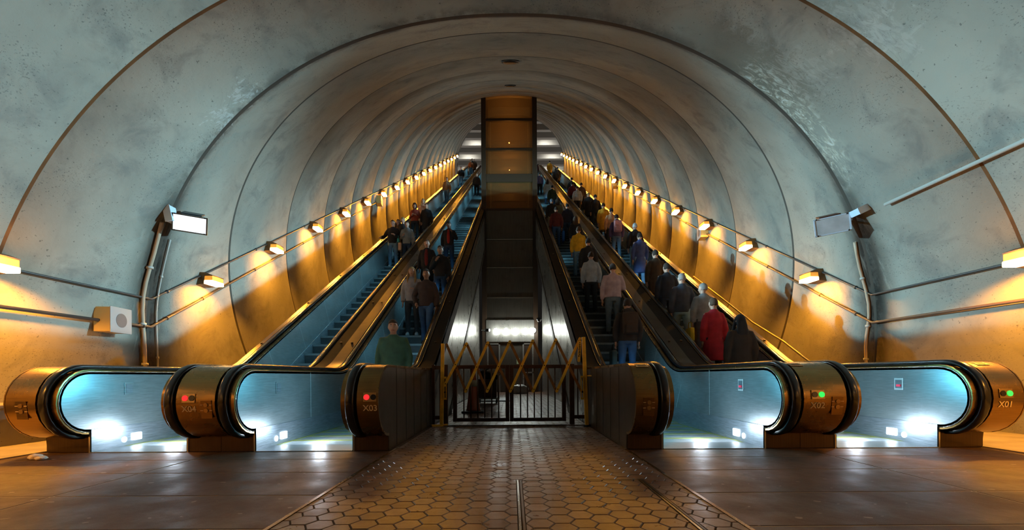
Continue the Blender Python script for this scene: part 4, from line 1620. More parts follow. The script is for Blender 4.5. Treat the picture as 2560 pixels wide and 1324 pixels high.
# portal wall around the mouth of the tunnel
mb = MB()
pr = [(x * 1.0, z) for x, z in PROF if z >= -1.2]
last = None
for x, z in pr:
    p = incl(x, z, C_END - 0.02)
    L = math.hypot(x, z) + 0.01
    q = (x * 14.5 / max(abs(x), 6.0) if abs(x) > 3 else x * 2.4, p[1], p[2] + max(0, z) * 0.7)
    cur = (mb.bm.verts.new(p), mb.bm.verts.new(q))
    if last:
        mb.face([last[0], cur[0], cur[1], last[1]], M_HALLC)
    last = cur
struct(mb, 'wall_portal', 'wall around the upper mouth of the tunnel')
for j, (y, xs, sz) in enumerate(((59.9, (-4.9, 4.9), 1.5), (63.7, (-6.4, 0.0, 6.2), 1.6), (67.5, (-6.5, 0.0, 6.5), 1.6))):
    for i, x in enumerate(xs):
        t = thing('hall_light', 'white ceiling light of the upper hall, %s row, %s' % (('near', 'middle', 'far')[j], ('left', 'right')[i] if len(xs) == 2 else ('left', 'centre', 'right')[i]), 'light', (x, y, CEIL + 0.6), 'ceiling lights in the upper hall')
        mb = MB(); mb.bbox(x - sz / 2, x + sz / 2, y - 0.28, y + 0.28, CEIL + 0.62, CEIL + 0.89, M_HALLB, 0.02); mb.build('light_case', t)
        mb = MB(); mb.box(x - sz / 2 + 0.25, x + sz / 2 - 0.25, y - 0.20, y + 0.20, CEIL + 0.60, CEIL + 0.63, M_HALLL); mb.build('diffuser', t)
        lamp('AREA', 'hall_beam', (x, y, CEIL + 0.55), 130, (1.0, 0.97, 0.9), direction=(0, 0, -1), size=sz, size_y=0.5)
        lamp('POINT', 'hall_glow', (x, y + 0.2, CEIL + 0.3), 14, (1.0, 0.97, 0.9), 0.15)
for x, y in ((-6.5, 57.0), (6.5, 57.0), (-7.0, 65.5), (7.0, 65.5)):  # fill lanterns added to brighten the hall ceiling
    t = thing('added_lantern', 'added fill lantern on a pole in the upper hall, %s %s' % ('left' if x < 0 else 'right', 'near' if y < 60 else 'far'), 'lantern', (x, y, HZ), 'added fill lanterns in the upper hall')
    mb = MB(); mb.tube([(x, y, HZ), (x, y, HZ + 2.6)], 0.05, M_FRAME, 10); mb.build('pole', t)
    mb = MB(); mb.sphere((x, y, HZ + 2.75), 0.16, M_GLOBE, 14); mb.build('globe', t)
    lamp('POINT', 'hall_fill', (x, y, HZ + 3.3), 260, (1.0, 0.97, 0.92), 0.15)

# ------------------------------------------------------------------ people
SKIN = {'a': mat('skin_light', (0.55, 0.31, 0.22), 0.5), 'b': mat('skin_tan', (0.42, 0.22, 0.14), 0.5), 'c': mat('skin_dark', (0.16, 0.075, 0.045), 0.5)}
M_EYE = mat('eye_white', (0.7, 0.68, 0.64), 0.3)
M_IRIS = mat('iris', (0.03, 0.02, 0.015), 0.2)
M_LIP = mat('lip', (0.36, 0.12, 0.10), 0.5)
CLOTHC = {}


def cloth(rgb, rough=0.85):
    key = tuple(round(x, 3) for x in rgb)
    if key not in CLOTHC:
        CLOTHC[key] = mat('cloth_%d' % len(CLOTHC), rgb, rough, var=0.22, scale=9, bump=0.35)
    return CLOTHC[key]


def remeshed(mb, voxel, smooth, m):
    bmesh.ops.recalc_face_normals(mb.bm, faces=list(mb.bm.faces))
    me = bpy.data.meshes.new('tmp')
    mb.bm.to_mesh(me); mb.bm.free()
    o = bpy.data.objects.new('tmp', me)
    COL.objects.link(o)
    r = o.modifiers.new('r', 'REMESH'); r.mode = 'VOXEL'; r.voxel_size = voxel
    if smooth:
        s_ = o.modifiers.new('s', 'SMOOTH'); s_.iterations = smooth; s_.factor = 0.5
    dg = bpy.context.evaluated_depsgraph_get()
    out = bpy.data.meshes.new_from_object(o.evaluated_get(dg))
    bpy.data.objects.remove(o); bpy.data.meshes.remove(me)
    out.materials.clear(); out.materials.append(m)
    for p in out.polygons:
        p.use_smooth = True
        p.material_index = 0
    return out


def finish(me, name, parent, extra=None, label=None):
    if extra is not None:                                   # join more pieces into the same mesh
        b = bmesh.new(); b.from_mesh(me)
        extra.bm.normal_update()
        off_ = len(me.materials)
        t = bpy.data.meshes.new('t2')
        for f in extra.bm.faces:
            f.material_index += off_
        extra.bm.to_mesh(t); b.from_mesh(t)
        b.to_mesh(me); b.free(); extra.bm.free()
        for m in extra.mats:
            me.materials.append(m)
        bpy.data.meshes.remove(t)
    me.name = name
    o = bpy.data.objects.new(name, me)
    COL.objects.link(o)
    o.parent = parent
    if label:
        o['label'] = label
    return o


V = Vector


def arm_points(pose, s_, sw):
    S = V((s_ * sw, 0.01, 1.375))
    if pose == 'down':
        E = S + V((s_ * 0.07, 0.03, -0.28)); W = E + V((s_ * -0.01, -0.06, -0.25))
    elif pose == 'rail':
        E = S + V((s_ * 0.13, -0.02, -0.24)); W = V((s_ * 0.37, -0.24, 1.00))
    elif pose == 'bent':
        E = S + V((s_ * 0.07, 0.03, -0.28)); W = E + V((s_ * -0.13, -0.22, 0.04))
    elif pose == 'phone':
        E = S + V((s_ * 0.08, -0.02, -0.27)); W = V((s_ * 0.07, -0.28, 1.25))
    elif pose == 'pocket':
        E = S + V((s_ * 0.13, 0.07, -0.26)); W = V((s_ * 0.22, -0.06, 0.92))
    else:                                                    # strap
        E = S + V((s_ * 0.10, -0.04, -0.26)); W = V((s_ * 0.13, -0.20, 1.32))
    return S, E, W


def leg_points(pose, s_):
    Hp = V((s_ * 0.095, 0.0, 0.90))
    if pose == 'step' and s_ > 0:
        return Hp, V((s_ * 0.10, -0.24, 0.62)), V((s_ * 0.10, -0.20, 0.23 + 0.09))
    if pose == 'stride':
        k = s_
        return Hp, V((s_ * 0.09, -0.13 * k - 0.03, 0.48)), V((s_ * 0.09, -0.12 * k + 0.04, 0.09))
    return Hp, V((s_ * 0.105, -0.015, 0.48)), V((s_ * 0.115, 0.02, 0.09))


def hand_piece(mb, W, d, palm_side, m, grip):
    """palm and five fingers from the wrist W along d; palm_side is where the thumb leaves"""
    d = d.normalized()
    side_ = (palm_side - d * palm_side.dot(d)).normalized()
    nrm = d.cross(side_)
    mb.tube([W - d * 0.02, W + d * 0.03, W + d * 0.085], 0.02, m, 8, rad=[(0.021, 0.024), (0.02, 0.036), (0.014, 0.040)])
    fl = (0.062, 0.075, 0.080, 0.072)
    for k in range(4):
        base = W + d * 0.082 + side_ * (0.030 - 0.020 * k)
        L = fl[3 - k]
        bend = 0.9 if grip else 0.35
        p1 = base + d * (L * 0.5) + nrm * (L * 0.18 * bend)
        p2 = p1 + d * (L * 0.30 * (1 - 0.6 * (bend > 0.5))) + nrm * (L * 0.35 * bend)
        mb.tube([base, p1, p2], 0.009, m, 6, rad=[0.0095, 0.0085, 0.0065])
    tb = W + d * 0.025 + side_ * 0.030
    t1 = tb + d * 0.032 + side_ * 0.022 + nrm * 0.008
    t2 = t1 + d * 0.028 + nrm * 0.014
    mb.tube([tb, t1, t2], 0.011, m, 6, rad=[0.013, 0.011, 0.008])


def person(loc, rot, label, top, bottom, hair, hair_col, skin='a', kind='jacket', arms=('down', 'down'), legs='stand', H=1.72, far=False,
           shoes=(0.03, 0.03, 0.035), turn=0.0, build=1.0, shirt=None, group='riders on the escalators'):
    root = thing('person', label, 'person', loc, group, rot)
    sc = H / 1.72
    root.scale = (sc, sc, sc)
    vx = 0.024 if far else 0.015
    fem = kind in ('coat_f', 'top_f')
    sw = (0.152 if fem else 0.168) * build
    seg = 10
    skinm = SKIN[skin]
    pts = {s_: arm_points(arms[0 if s_ < 0 else 1], s_, sw) for s_ in (-1, 1)}
    lpts = {s_: leg_points(legs, s_) for s_ in (-1, 1)}
    HC = V((0, -0.012, 1.60))
    Rt = Matrix.Rotation(turn, 3, 'Z')

    def hd(x, y, z):                                         # head space -> body space
        return HC + Rt @ V((x, y, z))
    # body: one continuous skin from feet to head
    mb = MB()
    mb.tube([V((0, 0, 0.82)), V((0, 0, 0.95)), V((0, 0, 1.08)), V((0, 0, 1.28)), V((0, 0, 1.41)), V((0, 0.005, 1.46))], 0.1, skinm, 14,
            rad=[(0.12, 0.09), (0.15, 0.10), (0.13, 0.09), (0.16, 0.105), (0.15, 0.08), (0.06, 0.06)])
    mb.tube([V((0, 0.012, 1.42)), V((0, 0.0, 1.58))], 0.054, skinm, 10)
    for s_ in (-1, 1):
        S, E, W = pts[s_]
        mb.tube([V((s_ * 0.06, 0.01, 1.40)), S, (S + E) / 2, E, (E * 0.6 + W * 0.4), W, W + (W - E).normalized() * 0.02], 0.04, skinm, seg,
                rad=[0.05, 0.058, 0.048, 0.038, 0.040, 0.026, 0.024])
        Hp, K, A = lpts[s_]
        mb.tube([Hp + V((0, 0, 0.03)), (Hp + K) / 2, K, (K * 0.65 + A * 0.35), A, A - V((0, 0, 0.05))], 0.06, skinm, seg, rad=[0.085, 0.072, 0.052, 0.052, 0.034, 0.034])
        mb.tube([A + V((0, 0.02, -0.05)), A + V((0, -0.10, -0.06))], 0.034, skinm, 8)
    t = bmesh.new(); bmesh.ops.create_icosphere(t, subdivisions=3, radius=1)
    for v in t.verts:
        x, y, z = v.co
        k = 1.0 - 0.28 * max(0.0, -z - 0.1)                  # narrow towards the chin
        yy = y * 0.094 - (0.012 if (z < -0.55 and y < 0) else 0.0) + (0.014 if (z < -0.3 and y > 0) else 0) * -1
        if y < -0.55 and -0.05 < z < 0.30 and 0.18 < abs(x) < 0.62:
            yy += 0.007                                       # eye sockets
        v.co = hd(x * 0.077 * k, yy, z * 0.117)
    mb.add(t, skinm)
    mb.tube([hd(0, -0.088, 0.028), hd(0, -0.104, -0.002), hd(0, -0.114, -0.018), hd(0, -0.100, -0.030)], 0.012, skinm, 8, rad=[0.008, 0.011, 0.015, 0.010])
    for s_ in (-1, 1):
        mb.sphere(hd(s_ * 0.076, 0.012, -0.004), (0.010, 0.020, 0.032), skinm, 8)
    body_me = remeshed(mb, 0.018 if far else 0.0125, 1, skinm)
    ex = MB()
    for s_ in (-1, 1):
        S, E, W = pts[s_]
        pose = arms[0 if s_ < 0 else 1]
        d = (W - E).normalized()
        if pose == 'rail':
            d = V((0.1 * s_, -0.9, -0.25))
        elif pose == 'phone':
            d = V((-0.5 * s_, -0.3, 0.7))
        hand_piece(ex, W, d, V((-s_ * 0.6, -0.8, 0.2)), skinm, pose in ('rail', 'phone', 'strap', 'bent'))
        if not far or True:
            e_ = hd(s_ * 0.030, -0.0835, 0.012)
            ex.sphere(e_, (0.0125, 0.007, 0.0075), M_EYE, 8)
            ex.sphere(hd(s_ * 0.030, -0.0895, 0.012), (0.006, 0.003, 0.006), M_IRIS, 6)
            ex.tube([hd(s_ * 0.048, -0.080, 0.034), hd(s_ * 0.030, -0.0915, 0.039), hd(s_ * 0.014, -0.091, 0.035)], 0.0035, cloth(hair_col), 5)
    ex.tube([hd(-0.024, -0.0845, -0.058), hd(0, -0.0975, -0.056), hd(0.024, -0.0845, -0.058)], 0.006, M_LIP, 6)
    finish(body_me, 'body', root, ex)

    # clothing that follows the body
    tm = cloth(top)
    b = build
    mb = MB()
    long_ = {'coat': 0.52, 'coat_f': 0.46, 'dress': 0.42}.get(kind)
    hem = long_ or (0.86 if kind in ('jacket', 'hood') else 0.90)
    st = []
    if long_:
        st += [(hem, 0.215 * b, 0.165, 0.0), (0.72, 0.20 * b, 0.150, 0.0)]
    st += [(max(hem, 0.86), 0.185 * b, 0.135, 0.0), (1.04, 0.168 * b, 0.122, 0.0), (1.26, 0.196 * b, 0.138, 0.0), (1.37, 0.168 * b, 0.112, 0.008), (1.425, 0.122 * b, 0.095, 0.010), (1.46, 0.085, 0.080, 0.010), (1.485, 0.070, 0.070, 0.006)]
    mb.tube([V((0, yo, z)) for z, _, _, yo in st], 0.1, tm, 16, rad=[(rx, ry) for _, rx, ry, _ in st])
    slv = 0.012 if kind in ('jacket', 'coat', 'coat_f', 'hood') else 0.006
    for s_ in (-1, 1):
        S, E, W = pts[s_]
        mb.tube([V((s_ * 0.05, 0.01, 1.385)), S - V((s_ * 0.015, 0, 0.005)), (S + E) / 2, E, (E + W) / 2, W - (W - E).normalized() * 0.012], 0.06, tm, seg,
                rad=[0.07, 0.069 * b + slv * 0.3, 0.060 + slv, 0.052 + slv, 0.048 + slv, 0.038 + slv])
    if kind == 'hood':
        mb.tube([V((0, 0.10, 1.36)), V((0, 0.105, 1.44)), V((0, 0.06, 1.50))], 0.08, tm, 10, rad=[(0.10, 0.04), (0.11, 0.06), (0.085, 0.04)])
    # folds: a few soft rolls round the sleeves and waist
    finish(remeshed(mb, vx, 2, tm), {'jacket': 'jacket', 'hood': 'jacket', 'coat': 'coat', 'coat_f': 'coat', 'dress': 'dress'}.get(kind, 'shirt'), root)
    if shirt:
        mb = MB()
        mb.tube([V((0, -0.085, 0.92)), V((0, -0.110, 1.15)), V((0, -0.118, 1.28)), V((0, -0.085, 1.42))], 0.05, cloth(shirt), 10, rad=[(0.055, 0.05), (0.06, 0.042), (0.055, 0.042), (0.03, 0.03)])
        finish(remeshed(mb, 0.012, 1, cloth(shirt)), 'shirt_front', root)
    bmt = cloth(bottom)
    mb = MB()
    mb.tube([V((0, 0, 0.80)), V((0, 0, 0.90)), V((0, 0, 1.0))], 0.1, bmt, 14, rad=[(0.15, 0.115), (0.172, 0.122), (0.158, 0.112)])
    for s_ in (-1, 1):
        Hp, K, A = lpts[s_]
        mb.tube([Hp + V((-s_ * 0.01, 0, 0.02)), (Hp * 0.6 + K * 0.4), K, (K + A) / 2, A + V((0, 0, -0.02))], 0.08, bmt, seg, rad=[0.102, 0.092, 0.069, 0.064, 0.060])
    finish(remeshed(mb, vx, 2, bmt), 'trousers', root)
    sm = cloth(shoes, 0.5)
    for s_ in (-1, 1):
        A = lpts[s_][2]
        mb = MB()
        z0 = A.z - 0.09
        t = bmesh.new(); bmesh.ops.create_uvsphere(t, u_segments=14, v_segments=10, radius=1)
        for v in t.verts:
            x, y, z = v.co
            zz = max(-0.45, z) * (0.075 if y > -0.2 else 0.055) + 0.034
            v.co = V((A.x + x * (0.046 if y < 0.2 else 0.038), A.y - 0.055 + y * 0.135, z0 + max(0.0, zz)))
        mb.add(t, sm)
        o = mb.build('shoe')
        o.parent = root
    # hair or headwear
    if hair != 'bald':
        hm = cloth(hair_col, 0.6)
        mb = MB()
        t = bmesh.new(); bmesh.ops.create_icosphere(t, subdivisions=3, radius=1)
        big = {'curly': 1.28, 'beanie': 1.06, 'cap': 1.04, 'bun': 1.03}.get(hair, 1.05)
        line = 0.42 if hair not in ('beanie', 'cap') else 0.38
        rr = random.Random(hash_label(label))
        for v in t.verts:
            x, y, z = v.co
            k = big * (1 + (0.05 * rr.uniform(-1, 1) if hair == 'curly' else 0.012 * rr.uniform(-1, 1)))
            if hair == 'curly':
                face = y < -0.45 and z < 0.35 and abs(x) < 0.75
            else:
                face = y < 0.05 and z < line - 0.5 * max(0, y + 0.3)
                face = face or (z < -0.45 and hair in ('short', 'beanie', 'cap', 'bun'))
            if face:
                k = 0.70
            v.co = hd(x * 0.084 * k, y * 0.103 * k + 0.008, z * 0.121 * k + 0.008)
        mb.add(t, hm)
        if hair == 'long':
            mb.tube([hd(0, 0.055, 0.03), hd(0, 0.085, -0.08), hd(0, 0.10, -0.20), hd(0, 0.10, -0.34)], 0.06, hm, 12, rad=[(0.078, 0.05), (0.092, 0.045), (0.105, 0.04), (0.085, 0.025)])
            for s_ in (-1, 1):
                mb.tube([hd(s_ * 0.066, -0.005, 0.05), hd(s_ * 0.088, -0.02, -0.07), hd(s_ * 0.095, -0.055, -0.20), hd(s_ * 0.085, -0.085, -0.31)], 0.03, hm, 8, rad=[0.028, 0.030, 0.032, 0.016])
        if hair == 'bun':
            mb.sphere(hd(0, 0.10, 0.07), 0.042, hm, 12)
        if hair == 'pony':
            mb.tube([hd(0, 0.085, 0.05), hd(0, 0.135, 0.02), hd(0, 0.14, -0.10), hd(0, 0.12, -0.20)], 0.03, hm, 10, rad=[0.024, 0.034, 0.032, 0.012])
        if hair == 'cap':
            mb.tube([hd(0, -0.06, 0.058), hd(0, -0.155, 0.040)], 0.06, hm, 12, rad=[(0.012, 0.075), (0.008, 0.05)])
        finish(remeshed(mb, 0.016 if far else 0.011, 1 if hair == 'curly' else 2, hm), 'cap' if hair in ('cap', 'beanie') else 'hair', root)
    return root


def hash_label(s_):
    h = 0
    for ch in s_:
        h = (h * 131 + ord(ch)) % 1000003
    return h


LANES = {'X04': L4, 'X03': L3, 'X02': R2, 'X01': R1}
TAKEN = []


def spot_for(lane, hx, hy, H):
    dx, dy = hx - 1280, 940 - hy
    dx, dy = dx + 0.006 * dy, dy - 0.006 * dx
    k = dy / 1072
    Y = (YN * T30 - (H - 0.115) + 0.8) / (T30 - k)
    Y = min(Y, 47.0)
    n = math.floor((Y - 5.05) / 0.4)
    n = max(n, 0)
    Yc = 5.05 + 0.4 * n + 0.20
    X = dx / 1072 * Yc
    xl, xr = LANES[lane]
    X = min(max(X, xl + 0.27), xr - 0.27)
    for (a, b) in TAKEN:
        if abs(b - Yc) < 0.3 and abs(a - X) < 0.42:
            X = X + 0.42 if X < (xl + xr) / 2 else X - 0.42
            X = min(max(X, xl + 0.24), xr - 0.24)
    TAKEN.append((X, Yc))
    return X, Yc, nose_z(5.05 + 0.4 * n)


BLK = (0.012, 0.012, 0.015); NAVY = (0.015, 0.02, 0.045); GREY = (0.22, 0.24, 0.26); JEAN = (0.045, 0.115, 0.27); JEANL = (0.14, 0.26, 0.40); JEAND = (0.02, 0.045, 0.10)
BRN = (0.07, 0.035, 0.018); BLON = (0.42, 0.26, 0.10); DBR = (0.03, 0.016, 0.01); WHT = (0.55, 0.56, 0.58); YEL = (0.75, 0.42, 0.02); PNK = (0.62, 0.40, 0.44)
RED = (0.42, 0.015, 0.03); CHAR = (0.04, 0.042, 0.05)
D, U = 0.0, PI
P = [
    # lane, head px, rot, H, label, top, bottom, hair, haircol, kwargs
    ('X04', 979, 553, D, 1.72, 'person with dark hair in a dark jacket, hand on the X04 rail, lowest rider there', BLK, JEANL, 'short', DBR, dict(arms=('rail', 'bent'), shoes=WHT)),
    ('X04', 1007, 541, D, 1.74, 'blond person in an open dark jacket behind the lowest X04 rider', CHAR, BLK, 'short', BLON, dict(arms=('down', 'pocket'))),
    ('X04', 1029, 552, D, 1.68, 'person in a grey scarf jacket and jeans holding a teal pouch on X04', GREY, JEAND, 'short', DBR, dict(arms=('bent', 'down'), kind='hood')),
    ('X04', 1047, 550, D, 1.66, 'person in a tan brown coat beside the grey jacket rider on X04', (0.20, 0.11, 0.06), GREY, 'long', BRN, dict(kind='coat_f')),
    ('X04', 1037, 508, D, 1.70, 'person with big curly black hair and dark red top on X04', (0.22, 0.035, 0.02), BLK, 'curly', BLK, dict(arms=('bent', 'bent'), skin='b', kind='top_f')),
    ('X04', 1058, 496, D, 1.72, 'fair haired person in a pale pink coat on X04', (0.55, 0.36, 0.27), JEAND, 'long', BLON, dict(kind='coat_f', arms=('down', 'strap'))),
    ('X04', 1074, 508, D, 1.70, 'brown haired person in a black coat near the pink coat', BLK, CHAR, 'short', BRN, dict(kind='coat')),
    ('X04', 1115, 443, D, 1.78, 'walking person in tan vest over dark sleeves, jeans, middle of X04', (0.33, 0.20, 0.11), JEANL, 'short', BRN, dict(kind='jacket', legs='stride', shirt=(0.45, 0.30, 0.18))),
    ('X04', 1152, 416, D, 1.76, 'standing person in dark jacket and light jeans high on X04', BLK, JEANL, 'short', DBR, dict(arms=('phone', 'down'), far=True, shoes=WHT)),
    ('X04', 1177, 399, D, 1.74, 'person in a rust orange jacket near the top of X04', (0.28, 0.09, 0.03), CHAR, 'short', BRN, dict(far=True)),
    ('X04', 1186, 395, D, 1.74, 'person in a dark brown coat near the top of X04', (0.09, 0.05, 0.03), JEAN, 'short', BRN, dict(far=True, kind='coat')),
    ('X04', 1192, 390, D, 1.78, 'person all in black at the very top of X04', BLK, JEAND, 'short', BLK, dict(far=True, skin='c')),
    ('X03', 983, 822, D, 1.74, 'person in a long green shirt at the foot of X03', (0.05, 0.14, 0.10), (0.05, 0.07, 0.06), 'short', BRN, dict(kind='shirt', build=1.15, turn=0.25)),
    ('X03', 1030, 662, D, 1.68, 'woman with long blond hair and pale grey scarf jacket on X03', (0.33, 0.30, 0.31), CHAR, 'long', (0.35, 0.20, 0.075), dict(kind='jacket', shoes=WHT, arms=('down', 'bent'))),
    ('X03', 1070, 668, D, 1.76, 'person in dark brown jacket and bright blue jeans on X03', (0.045, 0.03, 0.03), JEAN, 'short', DBR, dict(legs='stride', arms=('pocket', 'down'), skin='b')),
    ('X03', 1108, 612, D, 1.76, 'person in black jacket by the right rail of X03', BLK, JEAND, 'short', BRN, dict(arms=('phone', 'down'), skin='b')),
    ('X03', 1061, 598, D, 1.72, 'brown haired person in black coat with dark red shirt on X03', BLK, BLK, 'short', BRN, dict(shirt=(0.16, 0.012, 0.015), kind='coat')),
    ('X03', 1122, 554, D, 1.74, 'person in dark coat over a bright red top, middle of X03', BLK, JEAND, 'short', BLK, dict(shirt=(0.34, 0.02, 0.015), arms=('down', 'strap'), skin='c')),
    ('X03', 1191, 433, D, 1.76, 'person in dark clothes on X03 beside the lift shaft, high up', CHAR, BLK, 'short', BRN, dict(far=True, shoes=WHT)),
    ('X02', 1568, 752, U, 1.68, 'person with dark hair, black hooded jacket and bright blue jeans, lowest on X02', (0.03, 0.022, 0.02), JEAN, 'short', DBR, dict(kind='hood', build=1.05)),
    ('X02', 1537, 661, U, 1.74, 'person in a loose pale pink shirt and grey trousers on X02', (0.50, 0.36, 0.38), (0.12, 0.16, 0.20), 'short', DBR, dict(kind='shirt', build=1.15, arms=('bent', 'down'))),
    ('X02', 1477, 631, U, 1.68, 'person in a light grey jacket above the pink shirt on X02', (0.36, 0.38, 0.42), BLK, 'bun', DBR, dict(kind='jacket')),
    ('X02', 1470, 592, U, 1.74, 'person in a black overcoat behind the light grey jacket on X02', BLK, BLK, 'short', BLK, dict(kind='coat')),
    ('X02', 1446, 566, U, 1.72, 'person in a bright yellow jacket and pale jeans on X02', YEL, JEANL, 'short', BRN, dict(kind='jacket')),
    ('X02', 1387, 516, U, 1.74, 'person in a dark maroon plaid jacket and blue jeans on X02', (0.10, 0.02, 0.025), JEAN, 'short', DBR, dict(kind='jacket')),
    ('X02', 1445, 541, U, 1.66, 'brown haired person in black above the yellow jacket on X02', BLK, JEAND, 'long', BRN, dict(kind='coat_f')),
    ('X02', 1421, 508, U, 1.72, 'person in a navy jacket by the right rail of X02', NAVY, JEAND, 'short', BLK, dict(far=True)),
    ('X02', 1394, 494, U, 1.70, 'person in an olive grey coat on X02 behind the plaid jacket', (0.10, 0.12, 0.09), CHAR, 'long', DBR, dict(far=True, kind='coat_f')),
    ('X02', 1366, 497, U, 1.74, 'person in a black top and beige trousers by the left rail of X02', BLK, (0.36, 0.32, 0.22), 'cap', (0.12, 0.14, 0.18), dict(far=True)),
    ('X02', 1368, 449, U, 1.70, 'person in a pale blue coat high on X02', (0.30, 0.45, 0.60), JEAND, 'long', DBR, dict(far=True, kind='coat_f')),
    ('X02', 1380, 463, U, 1.68, 'person in a dark green top just below the pale blue coat', (0.03, 0.06, 0.045), JEAND, 'short', BLK, dict(far=True)),
    ('X02', 1349, 432, U, 1.72, 'person in a violet blue jacket high on X02 beside the shaft', (0.10, 0.12, 0.36), BLK, 'short', BLK, dict(far=True)),
    ('X02', 1351, 405, U, 1.74, 'person in dark maroon near the top of X02', (0.09, 0.03, 0.035), BLK, 'short', BLK, dict(far=True)),
    ('X01', 1850, 783, U, 1.70, 'person with dark hair in a brown black coat, lowest on X01', (0.022, 0.016, 0.013), (0.06, 0.035, 0.02), 'long', BLK, dict(kind='coat', build=1.08)),
    ('X01', 1783, 737, U, 1.68, 'person in a knee length crimson coat on X01', RED, BLK, 'short', BRN, dict(kind='coat_f', arms=('down', 'down'))),
    ('X01', 1757, 708, U, 1.68, 'person with grey hair and pale scarf jacket beside the crimson coat', (0.22, 0.24, 0.26), (0.05, 0.05, 0.06), 'short', (0.25, 0.22, 0.20), dict(kind='jacket', turn=0.5)),
    ('X01', 1704, 678, U, 1.76, 'person in a slate jacket and wide pale blue jeans on X01', (0.045, 0.055, 0.08), (0.30, 0.45, 0.52), 'short', (0.30, 0.24, 0.22), dict(kind='jacket', legs='stride')),
    ('X01', 1660, 660, U, 1.74, 'person in a dark navy jacket left of the slate jacket on X01', (0.02, 0.022, 0.035), (0.03, 0.035, 0.06), 'short', DBR, dict(kind='jacket', arms=('strap', 'down'))),
    ('X01', 1638, 622, U, 1.72, 'person in a dark brown coat by the wall rail of X01', (0.05, 0.028, 0.015), BRN, 'short', DBR, dict(kind='coat')),
    ('X01', 1599, 578, U, 1.70, 'person in a blue plaid shirt and long pale blue skirt on X01', (0.06, 0.09, 0.26), (0.28, 0.42, 0.66), 'short', DBR, dict(kind='dress', build=0.95)),
    ('X01', 1587, 560, U, 1.74, 'person in a black jacket and whitish cap on X01', BLK, JEANL, 'cap', WHT, dict(kind='jacket')),
    ('X01', 1541, 538, U, 1.72, 'person in a dark violet top and grey jeans wearing a pink backpack', (0.10, 0.06, 0.14), (0.13, 0.17, 0.24), 'short', DBR, dict(kind='hood')),
    ('X01', 1528, 521, U, 1.74, 'person in an orange pink jacket and dark hat on X01', (0.60, 0.30, 0.16), CHAR, 'beanie', BLK, dict(kind='jacket')),
    ('X01', 1508, 506, U, 1.74, 'person in a long yellow jacket on X01', (0.70, 0.34, 0.02), BLK, 'short', DBR, dict(kind='coat', far=True)),
    ('X01', 1488, 487, U, 1.74, 'person in a black jacket behind the long yellow jacket', BLK, BLK, 'short', BLK, dict(far=True)),
    ('X01', 1471, 481, U, 1.72, 'person in a black coat with fair hair, left of the black jacket', BLK, BLK, 'short', BLON, dict(far=True, kind='coat')),
    ('X01', 1443, 465, U, 1.74, 'person in a light grey jacket, dark trousers and white shoes on X01', (0.38, 0.40, 0.42), BLK, 'short', DBR, dict(far=True, shoes=WHT)),
    ('X01', 1453, 457, U, 1.72, 'black haired person in a brown jacket beside the grey jacket, high on X01', (0.10, 0.05, 0.025), BLK, 'short', BLK, dict(far=True)),
    ('X01', 1429, 444, U, 1.76, 'person in a black jacket high on X01 with arm on the rail', BLK, BLK, 'short', BLK, dict(far=True, arms=('rail', 'down'))),
    ('X01', 1409, 455, U, 1.70, 'person in a deep maroon jacket by the left rail of X01', (0.12, 0.015, 0.03), BLK, 'short', BLK, dict(far=True)),
    ('X01', 1394, 418, U, 1.74, 'person in a brown coat near the top of X01', (0.10, 0.055, 0.03), BLK, 'short', BLK, dict(far=True, kind='coat')),
    ('X01', 1382, 420, U, 1.68, 'person in dark grey left of the brown coat near the top', CHAR, BLK, 'long', BLK, dict(far=True)),
    ('X01', 1374, 402, U, 1.76, 'person in a yellow raincoat near the top of X01', (0.72, 0.38, 0.03), BLK, 'short', DBR, dict(far=True, kind='coat')),
]
WHO = {}
for lane, hx, hy, rot, H, label, top, bottom, hair, hc, kw in P:
    X, Yp, Z = spot_for(lane, hx, hy, H)
    WHO[label] = (person((X, Yp, Z), rot, label, top, bottom, hair, hc, H=H, **kw), V((X, Yp, Z)), rot)
for X, Yp, label, top, hc in ((3.55, 50.3, 'person in a dark jacket on the upper landing, right one of three', BLK, BRN),
                              (3.35, 51.2, 'person in a wine red jacket on the upper landing, middle one of three', (0.10, 0.03, 0.03), BLK),
                              (3.15, 49.7, 'person in a black coat on the upper landing beside the shaft', BLK, BLK)):
    person((X, Yp, Z_TOPL), U, label, top, BLK, 'short', hc, far=True, group='people on the upper landing')


# bags held or worn by the riders
def find(sub):
    return next(v for k, v in WHO.items() if sub in k)


def backpack(who, label, col):
    o, p, rot = find(who)
    sc = o.scale.x
    Mx = Matrix.Translation(p) @ Matrix.Rotation(rot, 4, 'Z') @ Matrix.Scale(sc, 4)
    c = Mx @ V((0, 0.24, 1.20))
    t = thing('backpack', label, 'backpack', c)
    mb = MB(); mb.bbox(-0.15, 0.15, 0.150, 0.29, 0.98, 1.42, cloth(col), 0.05, Mx); mb.build('bag_body', t)
    mb = MB(); mb.bbox(-0.11, 0.11, 0.27, 0.335, 1.00, 1.18, cloth(col), 0.025, Mx); mb.build('front_pocket', t)
    for s_ in (-1, 1):
        mb = MB(); mb.tube([Mx @ V((s_ * 0.09, 0.16, 1.42)), Mx @ V((s_ * 0.095, 0.06, 1.49)), Mx @ V((s_ * 0.10, -0.07, 1.455)), Mx @ V((s_ * 0.11, -0.148, 1.32))], 0.014, cloth(tuple(x * 0.5 for x in col)), 8)
        mb.build('strap', t)


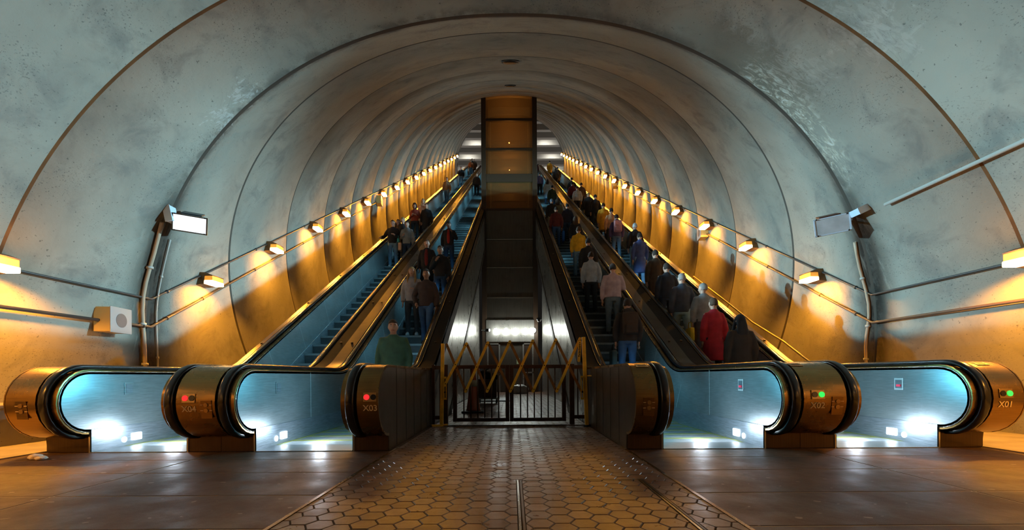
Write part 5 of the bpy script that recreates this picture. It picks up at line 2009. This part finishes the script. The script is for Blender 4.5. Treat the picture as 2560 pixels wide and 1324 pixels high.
def handbag(who, label, col, s_, size, z_top=0.80, y=0.0, name='handbag', cat='bag'):
    o, p, rot = find(who)
    sc = o.scale.x
    Mx = Matrix.Translation(p) @ Matrix.Rotation(rot, 4, 'Z') @ Matrix.Scale(sc, 4)
    w, d_, h = size
    x = s_ * 0.29
    t = thing(name, label, cat, Mx @ V((x, y, z_top - h)))
    mb = MB(); mb.bbox(x - d_ / 2, x + d_ / 2, y - w / 2, y + w / 2, z_top - 0.12 - h, z_top - 0.12, cloth(col), min(0.03, d_ * 0.3), Mx); mb.build('bag_body', t)
    mb = MB(); mb.tube([Mx @ V((x, y - w * 0.3, z_top - 0.13)), Mx @ V((x, y - w * 0.2, z_top + 0.0)), Mx @ V((x, y + w * 0.2, z_top + 0.0)), Mx @ V((x, y + w * 0.3, z_top - 0.13))], 0.01, cloth(tuple(v * 0.5 for v in col)), 6)
    mb.build('bag_handle', t)


backpack('pink backpack', 'pink backpack worn by the rider in the dark violet top', (0.60, 0.28, 0.30))
backpack('black hooded jacket', 'dark brown backpack worn by the lowest rider on X02', (0.05, 0.03, 0.02))
handbag('black hooded jacket', 'dark carrier bag hanging beside the lowest rider on X02', (0.04, 0.07, 0.08), 1, (0.30, 0.10, 0.32), 0.80)
handbag('crimson coat', 'grey shoulder bag beside the crimson coat', (0.26, 0.23, 0.22), -1, (0.30, 0.12, 0.30), 1.08)
handbag('hand on the X04 rail', 'white and orange patterned bag at the hip of the lowest X04 rider', (0.62, 0.40, 0.28), 1, (0.26, 0.12, 0.28), 0.98, -0.06)
handbag('grey scarf jacket', 'teal pouch held by the rider in the grey scarf jacket', (0.05, 0.36, 0.40), -1, (0.16, 0.07, 0.14), 1.15, -0.12)
handbag('maroon plaid', 'bright blue carrier bag beside the maroon plaid jacket', (0.05, 0.20, 0.65), -1, (0.30, 0.10, 0.42), 0.80)
handbag('pale scarf jacket', 'yellow shopping bag carried by the grey haired rider', (0.75, 0.48, 0.02), 1, (0.28, 0.10, 0.30), 0.86)

# lights under the rail facing the visible steel panels of each lane
for lane, left in ((L4, True), (L3, True), (R2, False), (R1, False)):
    rail_lights(lane[1] if left else lane[0], 1 if left else -1, lane)
